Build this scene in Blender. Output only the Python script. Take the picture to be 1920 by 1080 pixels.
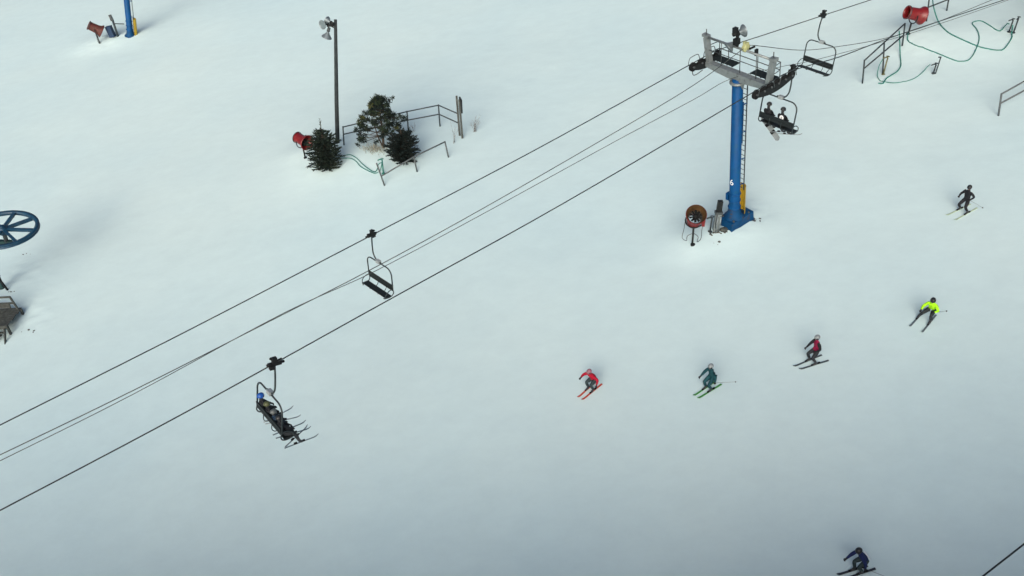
import bpy, math, random
import numpy as np
from mathutils import Vector, Matrix, Quaternion

# ------------------------------------------------------------------ scene, camera, light
for o in list(bpy.data.objects):
    bpy.data.objects.remove(o, do_unlink=True)
scene = bpy.context.scene
COL = scene.collection
FPX, PITCH, CAM_H = 1500.0, math.radians(34.7), 29.0      # drone camera, 27 m or so above the piste

cam_data = bpy.data.cameras.new('camera')
cam_data.sensor_width = 36.0
cam_data.lens = 36.0 * FPX / 1920.0
cam_data.clip_start = 0.5
cam_data.clip_end = 3000.0
cam = bpy.data.objects.new('camera', cam_data)
COL.objects.link(cam)
cam.location = (0, 0, CAM_H)
cam.rotation_euler = (math.pi / 2 - PITCH, 0, 0)
scene.camera = cam

SUN_AZ, SUN_EL = math.radians(192), math.radians(22)       # azimuth from +Y towards +X
world = bpy.data.worlds.new('World')
scene.world = world
world.use_nodes = True
wn = world.node_tree.nodes
wl = world.node_tree.links
wn.clear()
sky = wn.new('ShaderNodeTexSky')
sky.sky_type = 'NISHITA'
sky.sun_disc = False
sky.sun_elevation = SUN_EL
sky.sun_rotation = SUN_AZ
sky.air_density = 0.7
sky.dust_density = 8.0
sky.ozone_density = 1.0
bg = wn.new('ShaderNodeBackground')
bg.inputs['Strength'].default_value = 0.12
wo = wn.new('ShaderNodeOutputWorld')
wl.new(sky.outputs[0], bg.inputs[0])
wl.new(bg.outputs[0], wo.inputs[0])

sun_data = bpy.data.lights.new('sun', 'SUN')
sun_data.energy = 1.45
sun_data.angle = math.radians(58)
sun_data.color = (0.86, 0.94, 1.0)
sun = bpy.data.objects.new('sun', sun_data)
COL.objects.link(sun)
sdir = Vector((math.sin(SUN_AZ) * math.cos(SUN_EL), math.cos(SUN_AZ) * math.cos(SUN_EL), math.sin(SUN_EL)))
sun.rotation_euler = sdir.to_track_quat('Z', 'Y').to_euler()
sun.location = (30, 60, 60)

vs = scene.view_settings
vs.view_transform = 'Standard'
vs.look = 'None'
vs.exposure = 0.42
vs.gamma = 1.0
vs.use_curve_mapping = False
scene.cycles.max_bounces = 6
scene.cycles.use_denoising = True

# ------------------------------------------------------------------ materials
def mat(name, col, rough=0.6, metal=0.0, var=0.18, scale=6.0, bump=0.0, bscale=20.0, spec=0.4, col2=None, patch=0.0, pscale=3.0):
    m = bpy.data.materials.new(name)
    m.use_nodes = True
    nt = m.node_tree
    b = nt.nodes['Principled BSDF']
    b.inputs['Roughness'].default_value = rough
    b.inputs['Metallic'].default_value = metal
    b.inputs['Specular IOR Level'].default_value = spec
    tc = nt.nodes.new('ShaderNodeTexCoord')
    nz = nt.nodes.new('ShaderNodeTexNoise')
    nz.inputs['Scale'].default_value = scale
    nz.inputs['Detail'].default_value = 5
    nt.links.new(tc.outputs['Object'], nz.inputs['Vector'])
    rp = nt.nodes.new('ShaderNodeValToRGB')
    rp.color_ramp.elements[0].position = 0.3
    rp.color_ramp.elements[1].position = 0.7
    rp.color_ramp.elements[0].color = tuple(c * (1 - var) for c in col) + (1,)
    rp.color_ramp.elements[1].color = tuple(min(1, c * (1 + var)) for c in col) + (1,)
    nt.links.new(nz.outputs['Fac'], rp.inputs[0])
    out = rp.outputs[0]
    if col2:
        n2 = nt.nodes.new('ShaderNodeTexNoise')
        n2.inputs['Scale'].default_value = pscale
        n2.inputs['Detail'].default_value = 6
        n2.inputs['Roughness'].default_value = 0.7
        nt.links.new(tc.outputs['Object'], n2.inputs['Vector'])
        r2 = nt.nodes.new('ShaderNodeValToRGB')
        r2.color_ramp.elements[0].position = 0.62 - patch * 0.25
        r2.color_ramp.elements[1].position = 0.70 - patch * 0.2
        mx = nt.nodes.new('ShaderNodeMixRGB')
        nt.links.new(n2.outputs['Fac'], r2.inputs[0])
        nt.links.new(r2.outputs[0], mx.inputs[0])
        nt.links.new(out, mx.inputs[1])
        mx.inputs[2].default_value = tuple(col2) + (1,)
        out = mx.outputs[0]
    nt.links.new(out, b.inputs['Base Color'])
    if bump:
        n3 = nt.nodes.new('ShaderNodeTexNoise')
        n3.inputs['Scale'].default_value = bscale
        n3.inputs['Detail'].default_value = 4
        nt.links.new(tc.outputs['Object'], n3.inputs['Vector'])
        bp = nt.nodes.new('ShaderNodeBump')
        bp.inputs['Strength'].default_value = bump
        bp.inputs['Distance'].default_value = 0.05
        nt.links.new(n3.outputs['Fac'], bp.inputs['Height'])
        nt.links.new(bp.outputs[0], b.inputs['Normal'])
    return m

M = {}
M['blue'] = mat('blue_paint', (0.0006, 0.053, 0.172), 0.55, 0, 0.15, 2.0, 0.15, 30, 0.2, (0.004, 0.060, 0.15), 0.35, 1.6)
M['bluebase'] = mat('blue_paint_scuffed', (0.001, 0.045, 0.13), 0.65, 0, 0.2, 3.0, 0.3, 12, 0.2, (0.05, 0.038, 0.025), 0.2, 2.2)
M['wheelblue'] = mat('wheel_blue_paint', (0.005, 0.045, 0.09), 0.45, 0, 0.25, 3.0, 0.2, 20, 0.5, (0.05, 0.05, 0.05), 0.15, 5)
M['yellow'] = mat('yellow_guard_paint', (0.46, 0.30, 0.02), 0.45, 0, 0.12, 3.0)
M['galv'] = mat('galvanised_steel', (0.20, 0.23, 0.235), 0.5, 0.45, 0.12, 5.0, 0.1, 30, 0.5, (0.12, 0.135, 0.135), 0.2, 4)
M['galvdark'] = mat('weathered_steel', (0.06, 0.072, 0.077), 0.55, 0.4, 0.2, 6.0)
M['black'] = mat('black_steel', (0.007, 0.009, 0.010), 0.6, 0.0, 0.25, 8.0, 0, 20, 0.25)
M['rubber'] = mat('black_rubber', (0.007, 0.008, 0.009), 0.75, 0, 0.25, 10.0, 0, 20, 0.2)
M['grating'] = mat('walkway_grating', (0.018, 0.026, 0.028), 0.6, 0.4, 0.2, 20.0)
M['rope'] = mat('steel_rope', (0.025, 0.034, 0.037), 0.5, 0.5, 0.2, 9.0)
M['wire'] = mat('signal_wire', (0.05, 0.06, 0.06), 0.6, 0.2, 0.2, 9.0)
M['chairframe'] = mat('chair_tube', (0.04, 0.054, 0.058), 0.45, 0.5, 0.2, 7.0)
M['seat'] = mat('chair_seat_slats', (0.006, 0.010, 0.011), 0.6, 0, 0.3, 9.0, 0.2, 30)
M['clampgrey'] = mat('pale_clamp', (0.32, 0.36, 0.37), 0.5, 0.3, 0.15, 9.0)
M['red'] = mat('red_gun_paint', (0.15, 0.006, 0.008), 0.42, 0, 0.18, 3.0, 0.1, 20, 0.5, (0.12, 0.03, 0.02), 0.15, 6)
M['rustred'] = mat('rusty_gun_paint', (0.085, 0.022, 0.018), 0.6, 0, 0.3, 3.0, 0.1, 20, 0.3, (0.05, 0.03, 0.02), 0.35, 4)
M['brass'] = mat('brown_inner_drum', (0.085, 0.047, 0.02), 0.5, 0.2, 0.3, 4.0)
M['lampgrey'] = mat('lamp_reflector', (0.16, 0.195, 0.21), 0.35, 0.5, 0.12, 6.0)
M['lampglass'] = mat('lamp_glass', (0.13, 0.17, 0.185), 0.2, 0.0, 0.05, 6.0)
M['palegold'] = mat('pale_yellow_block', (0.32, 0.34, 0.17), 0.5, 0, 0.15, 10.0)
M['wood'] = mat('weathered_wood', (0.062, 0.07, 0.066), 0.8, 0, 0.35, 6.0, 0.4, 25, 0.2, (0.04, 0.042, 0.038), 0.3, 8)
M['woodpole'] = mat('pole_wood', (0.026, 0.033, 0.036), 0.8, 0, 0.3, 4.0, 0.3, 18, 0.2)
M['pipe'] = mat('fence_pipe', (0.085, 0.102, 0.108), 0.6, 0.3, 0.2, 5.0)
M['darkpipe'] = mat('dark_fence_pipe', (0.03, 0.042, 0.048), 0.6, 0.3, 0.2, 5.0)
M['greenpost'] = mat('green_station_paint', (0.01, 0.042, 0.042), 0.5, 0, 0.25, 4.0)
M['hose'] = mat('green_hose', (0.025, 0.17, 0.14), 0.5, 0, 0.25, 4.0)
M['olive'] = mat('olive_valve', (0.10, 0.10, 0.045), 0.55, 0.1, 0.3, 12.0)
M['bluebox'] = mat('navy_plastic', (0.005, 0.026, 0.07), 0.45, 0, 0.15, 5.0)
M['dirt'] = mat('dirt_clods', (0.06, 0.06, 0.055), 0.9, 0, 0.4, 12.0)
M['bark'] = mat('bark', (0.055, 0.045, 0.036), 0.9, 0, 0.35, 9.0, 0.5, 20, 0.2)
M['twig'] = mat('bare_twig', (0.16, 0.15, 0.14), 0.85, 0, 0.3, 9.0, 0, 20, 0.2)
M['straw'] = mat('dead_grass', (0.27, 0.27, 0.22), 0.9, 0, 0.35, 4.0, 0, 20, 0.2)
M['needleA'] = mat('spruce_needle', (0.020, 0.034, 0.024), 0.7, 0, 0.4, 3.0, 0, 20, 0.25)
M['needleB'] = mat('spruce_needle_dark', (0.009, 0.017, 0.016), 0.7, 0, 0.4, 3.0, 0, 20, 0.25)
M['needleC'] = mat('pine_needle', (0.022, 0.036, 0.019), 0.7, 0, 0.4, 3.0, 0, 20, 0.25)
M['needleD'] = mat('pine_needle_olive', (0.07, 0.075, 0.022), 0.7, 0, 0.4, 3.0, 0, 20, 0.25)
M['white'] = mat('white_paint', (0.75, 0.78, 0.8), 0.5, 0, 0.04, 5.0)
M['skin'] = mat('skin', (0.30, 0.19, 0.15), 0.6, 0, 0.08, 8.0)
M['gaiter'] = mat('neck_gaiter', (.02, .022, .026), .8)
M['goggle'] = mat('goggle_lens', (0.02, 0.022, 0.03), 0.15, 0, 0.1, 8.0, 0, 20, 0.6)
M['boot'] = mat('ski_boot', (0.03, 0.033, 0.037), 0.4, 0, 0.2, 8.0)
M['glove'] = mat('black_glove', (0.014, 0.015, 0.017), 0.7, 0, 0.2, 8.0)

def snow_material():
    m = bpy.data.materials.new('snow')
    m.use_nodes = True
    nt = m.node_tree
    b = nt.nodes['Principled BSDF']
    geo = nt.nodes.new('ShaderNodeNewGeometry')
    def noise(scale, detail, stretch=None, rough=0.5):
        mp = nt.nodes.new('ShaderNodeMapping')
        if stretch:
            mp.inputs['Rotation'].default_value = (0, 0, stretch[0])
            mp.inputs['Scale'].default_value = stretch[1]
        n = nt.nodes.new('ShaderNodeTexNoise')
        n.inputs['Scale'].default_value = scale
        n.inputs['Detail'].default_value = detail
        n.inputs['Roughness'].default_value = rough
        nt.links.new(geo.outputs['Position'], mp.inputs[0])
        nt.links.new(mp.outputs[0], n.inputs['Vector'])
        return n
    n1 = noise(0.05, 4)
    rp = nt.nodes.new('ShaderNodeValToRGB')
    rp.color_ramp.elements[0].position = 0.3
    rp.color_ramp.elements[1].position = 0.72
    rp.color_ramp.elements[0].color = SNOW_A
    rp.color_ramp.elements[1].color = SNOW_B
    nt.links.new(n1.outputs['Fac'], rp.inputs[0])
    n4 = noise(0.9, 6, (-0.6, (0.8, 1.2, 1.0)), 0.7)
    r4 = nt.nodes.new('ShaderNodeValToRGB')
    r4.color_ramp.elements[0].position = 0.32
    r4.color_ramp.elements[1].position = 0.68
    r4.color_ramp.elements[0].color = (0.935, 0.94, 0.945, 1)
    r4.color_ramp.elements[1].color = (1, 1, 1, 1)
    nt.links.new(n4.outputs['Fac'], r4.inputs[0])
    mm = nt.nodes.new('ShaderNodeMixRGB'); mm.blend_type = 'MULTIPLY'; mm.inputs[0].default_value = 1.0
    nt.links.new(rp.outputs[0], mm.inputs[1]); nt.links.new(r4.outputs[0], mm.inputs[2])
    nt.links.new(mm.outputs[0], b.inputs['Base Color'])
    b.inputs['Roughness'].default_value = 0.62
    b.inputs['Specular IOR Level'].default_value = 0.45
    b.inputs['Sheen Weight'].default_value = 0.0
    b.inputs['Sheen Roughness'].default_value = 0.6
    # packed-snow relief: skied streaks along the fall line plus fine grain
    n2 = noise(0.4, 4, (-0.6, (0.6, 1.6, 1.0)))
    n3 = noise(2.2, 5, None, 0.6)
    ad = nt.nodes.new('ShaderNodeMath'); ad.operation = 'MULTIPLY_ADD'
    ad.inputs[1].default_value = 0.25
    nt.links.new(n3.outputs['Fac'], ad.inputs[0])
    nt.links.new(n2.outputs['Fac'], ad.inputs[2])
    bp = nt.nodes.new('ShaderNodeBump')
    bp.inputs['Strength'].default_value = 0.2
    bp.inputs['Distance'].default_value = 0.12
    nt.links.new(ad.outputs[0], bp.inputs['Height'])
    nt.links.new(bp.outputs[0], b.inputs['Normal'])
    return m
SNOW_A = (0.555, 0.725, 0.75, 1)
SNOW_B = (0.63, 0.775, 0.765, 1)
M['snow'] = snow_material()

# ------------------------------------------------------------------ geometry helpers
def V(*a):
    return Vector(a)

class MB:
    def __init__(s):
        s.v, s.f, s.m, s.s = [], [], [], []
    def add(s, vs, fs, m=0, smooth=False):
        n = len(s.v)
        s.v.extend([tuple(x) for x in vs])
        for f in fs:
            s.f.append(tuple(i + n for i in f)); s.m.append(m); s.s.append(smooth)
        return s
    def box(s, c, size, rot=None, m=0, taper=1.0):
        hx, hy, hz = (k / 2 for k in size)
        P = []
        for z in (-1, 1):
            k = taper if z > 0 else 1.0
            for x, y in ((-1, -1), (1, -1), (1, 1), (-1, 1)):
                p = Vector((x * hx * k, y * hy * k, z * hz))
                if rot is not None: p = rot @ p
                P.append(p + Vector(c))
        return s.add(P, [(3, 2, 1, 0), (4, 5, 6, 7), (0, 1, 5, 4), (1, 2, 6, 5), (2, 3, 7, 6), (3, 0, 4, 7)], m)
    def beam(s, a, b, w, h, up=(0, 0, 1), m=0):
        a, b = Vector(a), Vector(b)
        d = b - a
        x = d.normalized()
        y = Vector(up).cross(x)
        if y.length < 1e-4: y = Vector((0, 1, 0)).cross(x)
        y.normalize(); z = x.cross(y)
        R = Matrix((x, y, z)).transposed()
        return s.box((a + b) / 2, (d.length, w, h), R, m)
    def tube(s, pts, r, n=8, m=0, caps=True, flat=1.0):
        pts = [Vector(p) for p in pts]
        k = len(pts)
        rs = r if isinstance(r, (list, tuple)) else [r] * k
        t0 = (pts[1] - pts[0]).normalized()
        ref = Vector((0, 0, 1)) if abs(t0.z) < 0.9 else Vector((1, 0, 0))
        u = t0.cross(ref).normalized()
        P, fs = [], []
        for i, p in enumerate(pts):
            if i == 0: t = pts[1] - pts[0]
            elif i == k - 1: t = pts[-1] - pts[-2]
            else: t = (pts[i + 1] - pts[i]).normalized() + (pts[i] - pts[i - 1]).normalized()
            t.normalize()
            u = (u - t * u.dot(t)).normalized()
            w = t.cross(u)
            for j in range(n):
                a = 2 * math.pi * j / n
                P.append(p + (u * math.cos(a) + w * math.sin(a) * flat) * rs[i])
        for i in range(k - 1):
            for j in range(n):
                j2 = (j + 1) % n
                fs.append((i * n + j, i * n + j2, (i + 1) * n + j2, (i + 1) * n + j))
        s.add(P, fs, m, True)
        if caps:
            b0 = len(s.v) - len(P)
            s.f.append(tuple(b0 + j for j in reversed(range(n)))); s.m.append(m); s.s.append(False)
            s.f.append(tuple(b0 + (k - 1) * n + j for j in range(n))); s.m.append(m); s.s.append(False)
        return s
    def lathe(s, prof, o=(0, 0, 0), rot=None, n=20, m=0, close=False):
        # profile of (axis position along +x, radius)
        P, fs = [], []
        for x, r in prof:
            for j in range(n):
                a = 2 * math.pi * j / n
                p = Vector((x, r * math.cos(a), r * math.sin(a)))
                if rot is not None: p = rot @ p
                P.append(p + Vector(o))
        k = len(prof)
        for i in range(k if close else k - 1):
            i2 = (i + 1) % k
            for j in range(n):
                j2 = (j + 1) % n
                fs.append((i * n + j, i2 * n + j, i2 * n + j2, i * n + j2))
        return s.add(P, fs, m, True)
    def ball(s, c, r, sc=(1, 1, 1), n=10, m=0, rot=None):
        prof = []
        P, fs = [], []
        k = max(5, n // 2 + 1)
        for i in range(k + 1):
            a = math.pi * i / k
            for j in range(n):
                b = 2 * math.pi * j / n
                p = Vector((math.sin(a) * math.cos(b) * r * sc[0], math.sin(a) * math.sin(b) * r * sc[1], math.cos(a) * r * sc[2]))
                if rot is not None: p = rot @ p
                P.append(p + Vector(c))
        for i in range(k):
            for j in range(n):
                j2 = (j + 1) % n
                fs.append((i * n + j, (i + 1) * n + j, (i + 1) * n + j2, i * n + j2))
        return s.add(P, fs, m, True)
    def build(s, name, mats, parent=None, link=True):
        me = bpy.data.meshes.new(name)
        me.from_pydata([tuple(v) for v in s.v], [], s.f)
        for mm in (mats if isinstance(mats, (list, tuple)) else [mats]):
            me.materials.append(M[mm] if isinstance(mm, str) else mm)
        me.polygons.foreach_set('material_index', s.m)
        me.polygons.foreach_set('use_smooth', s.s)
        me.update()
        o = bpy.data.objects.new(name, me)
        if link: COL.objects.link(o)
        if parent is not None: o.parent = parent
        return o

def tag(o, label=None, cat=None, group=None, kind=None):
    if label: o['label'] = label
    if cat: o['category'] = cat
    if group: o['group'] = group
    if kind: o['kind'] = kind
    return o

def empty(name, loc=(0, 0, 0), rot=None):
    o = bpy.data.objects.new(name, None)
    COL.objects.link(o)
    o.empty_display_size = 0.3
    Mx = Matrix.Translation(Vector(loc))
    if rot is not None: Mx = Mx @ rot.to_4x4()
    o.matrix_world = Mx
    return o

def copy_tree(o, parent=None, skip=()):
    c = o.copy()
    COL.objects.link(c)
    c.parent = parent
    for ch in list(o.children):
        if ch.name.split('.')[0] in skip: continue
        copy_tree(ch, c, skip)
    return c

def smooth_path(pts, sub=8):
    pts = [Vector(p) for p in pts]
    out = []
    for i in range(len(pts) - 1):
        p0 = pts[max(i - 1, 0)]; p1 = pts[i]; p2 = pts[i + 1]; p3 = pts[min(i + 2, len(pts) - 1)]
        for k in range(sub):
            t = k / sub
            out.append(0.5 * ((2 * p1) + (p2 - p0) * t + (2 * p0 - 5 * p1 + 4 * p2 - p3) * t * t + (3 * p1 - p0 - 3 * p2 + p3) * t ** 3))
    out.append(pts[-1])
    return out

def rotz(a): return Matrix.Rotation(a, 3, 'Z')

# ------------------------------------------------------------------ survey: from a sight line to a point of the slope
CF = Vector((0, math.cos(PITCH), -math.sin(PITCH)))
CU = Vector((0, math.sin(PITCH), math.cos(PITCH)))
CAM = Vector((0, 0, CAM_H))
GX, GY = 0.16, 0.11
def ray(x, y): return CF + Vector((1, 0, 0)) * ((x - 960) / FPX) + CU * ((540 - y) / FPX)
def plane_hit(x, y):
    d = ray(x, y)
    return CAM + d * (CAM_H / (GX * d.x + GY * d.y - d.z))

_rng = random.Random(5)
_waves = []
for wl_, am in ((60, .35), (38, .22), (24, .12), (15, .06), (9, .03), (5.5, .014), (3.0, .007), (1.7, .004)):
    for _ in range(3):
        a = _rng.uniform(0, math.pi * 2)
        _waves.append((math.cos(a) * 2 * math.pi / wl_, math.sin(a) * 2 * math.pi / wl_, _rng.uniform(0, 6.28), am / 1.7))
_mounds = []          # x, y, radius, height
def mound(px, py, r, h):
    p = plane_hit(px, py)
    _mounds.append((p.x, p.y, r, h))
mound(700, 285, 7.5, 0.45)
mound(612, 312, 2.6, 0.30)
mound(730, 300, 3.2, 0.25)
mound(573, 292, 1.6, 0.22)
mound(1380, 428, 2.0, 0.36)
mound(1300, 455, 1.6, 0.28)
mound(1700, 70, 3.0, 0.35)
mound(1830, 60, 4.0, 0.25)
mound(186, 78, 2.5, 0.35)
mound(240, 68, 2.5, 0.30)
mound(15, 560, 3.0, 0.30)
mound(1655, 150, 2.0, 0.15)
_scuffs = [(plane_hit(*q), r, h) for q, r, h in (((1405, 412), 1.1, .12), ((1330, 440), 1.5, .09), ((50, 600), 1.8, .08), ((30, 520), 2.2, .07), ((600, 320), 1.2, .1), ((1700, 85), 1.8, .08), ((1660, 150), 1.5, .06), ((200, 78), 2.5, .1), ((720, 335), 1.6, .06), ((1890, 65), 1.5, .07))]

def height(x, y):
    """height of the snow, works on floats and numpy arrays"""
    x = np.asarray(x, float); y = np.asarray(y, float)
    z = GX * x + GY * y
    und = np.zeros_like(z)
    for kx, ky, ph, am in _waves:
        und = und + am * np.sin(kx * x + ky * y + ph)
    z = z + und * 0.34
    roll = np.clip(ROLL_Y - y, 0, 60)
    z = z - ROLL_K * roll ** 2 + ROLL_K * np.clip(roll - 22, 0, 60) ** 2
    for mx, my, r, h in _mounds:
        z = z + h * np.exp(-((x - mx) ** 2 + (y - my) ** 2) / (r * r))
    for p, r, h in _scuffs:
        w = np.exp(-((x - p.x) ** 2 + (y - p.y) ** 2) / (r * r))
        z = z + h * w * np.sin(x * 7.1 + 1.3 * np.sin(y * 5.0)) * np.sin(y * 6.3 + 1.7 * np.sin(x * 4.1))
    return z
ROLL_Y, ROLL_K = 27.0, 0.002

def gnd(px, py, h=0.0):
    """point h above the snow along the sight line px, py (1920 x 1080 frame)"""
    d = ray(px, py)
    t = CAM_H / (GX * d.x + GY * d.y - d.z)
    for _ in range(40):
        P = CAM + d * t
        g = P.z - float(height(P.x, P.y)) - h
        t += g / (GX * d.x + GY * d.y - d.z) * 0.9
        if abs(g) < 1e-4: break
    return CAM + d * t
def ground_z(x, y): return float(height(x, y))
def drop(p): return Vector((p.x, p.y, ground_z(p.x, p.y)))
def pix_scale(p): return FPX / (p - CAM).dot(CF)      # pixels per metre there
def up_at(base, px, py):
    """the point on the sight line px, py closest to the vertical plane through base that faces the camera"""
    n = Vector((base.x, base.y, 0)).normalized()
    d = ray(px, py)
    return CAM + d * ((base - CAM).dot(n) / d.dot(n))

# ------------------------------------------------------------------ terrain
def axis(lo, hi, step, far, grow=1.25):
    a = list(np.arange(lo, hi + step / 2, step))
    s = step; v = hi
    while v < far:
        s *= grow; v += s; a.append(v)
    s = step; v = lo; b = []
    while v > -far:
        s *= grow; v -= s; b.append(v)
    return np.array(b[::-1] + a)
xs = axis(-72, 46, 0.3, 900)
ys = axis(8, 112, 0.3, 900)
X, Y = np.meshgrid(xs, ys)
Z = height(X, Y)
nx, ny = len(xs), len(ys)
co = np.stack([X.ravel(), Y.ravel(), Z.ravel()], 1)
ii = (np.arange(ny - 1)[:, None] * nx + np.arange(nx - 1)[None, :]).ravel()
quads = np.stack([ii, ii + 1, ii + nx + 1, ii + nx], 1)
me = bpy.data.meshes.new('snow_slope')
me.vertices.add(len(co)); me.vertices.foreach_set('co', co.ravel())
me.loops.add(quads.size); me.loops.foreach_set('vertex_index', quads.ravel())
me.polygons.add(len(quads)); me.polygons.foreach_set('loop_start', np.arange(0, quads.size, 4))
me.polygons.foreach_set('loop_total', np.full(len(quads), 4))
me.update(calc_edges=True)
me.polygons.foreach_set('use_smooth', np.ones(len(quads), bool))
me.materials.append(M['snow'])
slope = bpy.data.objects.new('snow_slope', me)
COL.objects.link(slope)
tag(slope, 'wide smooth snow covered ski slope', 'slope', kind='structure')

# ------------------------------------------------------------------ lift line frame
LIFT_G = math.radians(11)
HD = Vector((.824, .567, 0)).normalized()                  # uphill along the line, level
RD = (HD * math.cos(LIFT_G) + Vector((0, 0, math.sin(LIFT_G)))).normalized()
DD = Vector((HD.y, -HD.x, 0))                              # across the line, towards the camera
AX = (Vector((0, 0, 1)) * math.cos(LIFT_G) - HD * math.sin(LIFT_G)).normalized()
TB = drop(gnd(1376, 415))
TOWER_H = 9.0
GAUGE = 2.12
TOP = TB + AX * TOWER_H
TROT = Matrix((RD, -DD, AX)).transposed()                  # local x uphill, y far side, z along the mast

# ------------------------------------------------------------------ lift tower
def floodlight(name, parent, p, aim, r=0.3, depth=0.36, cap='lampgrey', body='black'):
    """bell-shaped flood lamp: reflector bell, glass, ballast housing; aim is where it shines"""
    a = Vector(aim).normalized()
    R = a.to_track_quat('X', 'Z').to_matrix()
    m = MB()
    m.lathe([(-depth, 0.05), (-depth * .8, 0.09), (-depth * .45, r * .55), (-depth * .1, r * .93), (0, r), (0.02, r * 1.03), (0.02, r * .97), (-depth * .08, r * .88), (-depth * .4, r * .48), (-depth * .6, .05)], p, R, 18)
    l = m.build(name, cap, parent)
    g = MB(); g.lathe([(-.03, r * .93), (0.0, r * .6), (0.01, 0.005)], p, R, 18); g.build('lens', 'lampglass', l)
    h = MB(); h.lathe([(-depth - .26, 0.02), (-depth - .26, .1), (-depth, .11), (-depth + .02, .02)], p, R, 12); h.build('ballast_housing', body, l)
    return l

def sheave_train(parent, x0, x1, y, z, nw, r=0.2):
    t = empty('sheave_assembly'); t.parent = parent
    beam = MB()
    n = 10
    top = [(x0 + (x1 - x0) * k / n) for k in range(n + 1)]
    for side in (-.09, .09):
        pts_t, pts_b = [], []
        for k, x in enumerate(top):
            u = k / n
            hgt = .12 + .22 * math.sin(math.pi * u)
            pts_t.append(V(x, y + side, z + .07)); pts_b.append(V(x, y + side, z - hgt))
        vsx = pts_t + pts_b + [p + V(0, .025, 0) for p in pts_t + pts_b]
        q = n + 1; fs = []
        for k in range(n):
            fs += [(k, k + 1, q + k + 1, q + k), (2 * q + k + 1, 2 * q + k, 3 * q + k, 3 * q + k + 1), (k + 1, k, 2 * q + k, 2 * q + k + 1), (q + k, q + k + 1, 3 * q + k + 1, 3 * q + k)]
        beam.add(vsx, fs)
    beam.build('beam', 'black', t)
    for k in range(nw):
        x = x0 + .05 + (x1 - x0 - .1) * k / (nw - 1)
        w = MB()
        R = Matrix.Rotation(math.pi / 2, 3, 'Z')
        w.lathe([(-.05, .03), (-.05, r * .5), (-.04, r * .62), (-.05, r * .8), (-.06, r), (-.025, r), (0, r * .86), (.025, r), (.06, r), (.05, r * .8), (.04, r * .62), (.05, r * .5), (.05, .03)], (x, y, z + .02), R, 20)
        o = w.build('sheave_wheel', 'rubber', t)
        h = MB(); h.lathe([(-.13, .005), (-.13, .05), (.13, .05), (.13, .005)], (x, y, z + .02), R, 10); h.build('axle', 'galvdark', o)
    c = MB()
    for s_, e_ in ((x0 - .05, x0 + (x1 - x0) * .42), (x0 + (x1 - x0) * .55, x1 + .05)):
        yy = y + (.22 if y > 0 else -.22)
        c.tube(smooth_path([(s_, yy, z + .05), (s_ + .08, yy, z + .33), (s_ + .2, yy, z + .42), (e_ - .2, yy, z + .42), (e_ - .08, yy, z + .33), (e_, yy, z + .05)], 4), .018, 6)
    c.build('cable_catcher', 'galvdark', t)
    return t

def ring_tube(mb, c, R, r, z, n=20, m=0):
    pts = [V(c[0] + R * math.cos(2 * math.pi * k / n), c[1] + R * math.sin(2 * math.pi * k / n), z) for k in range(n + 1)]
    mb.tube(pts, r, 6, m, False)

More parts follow.
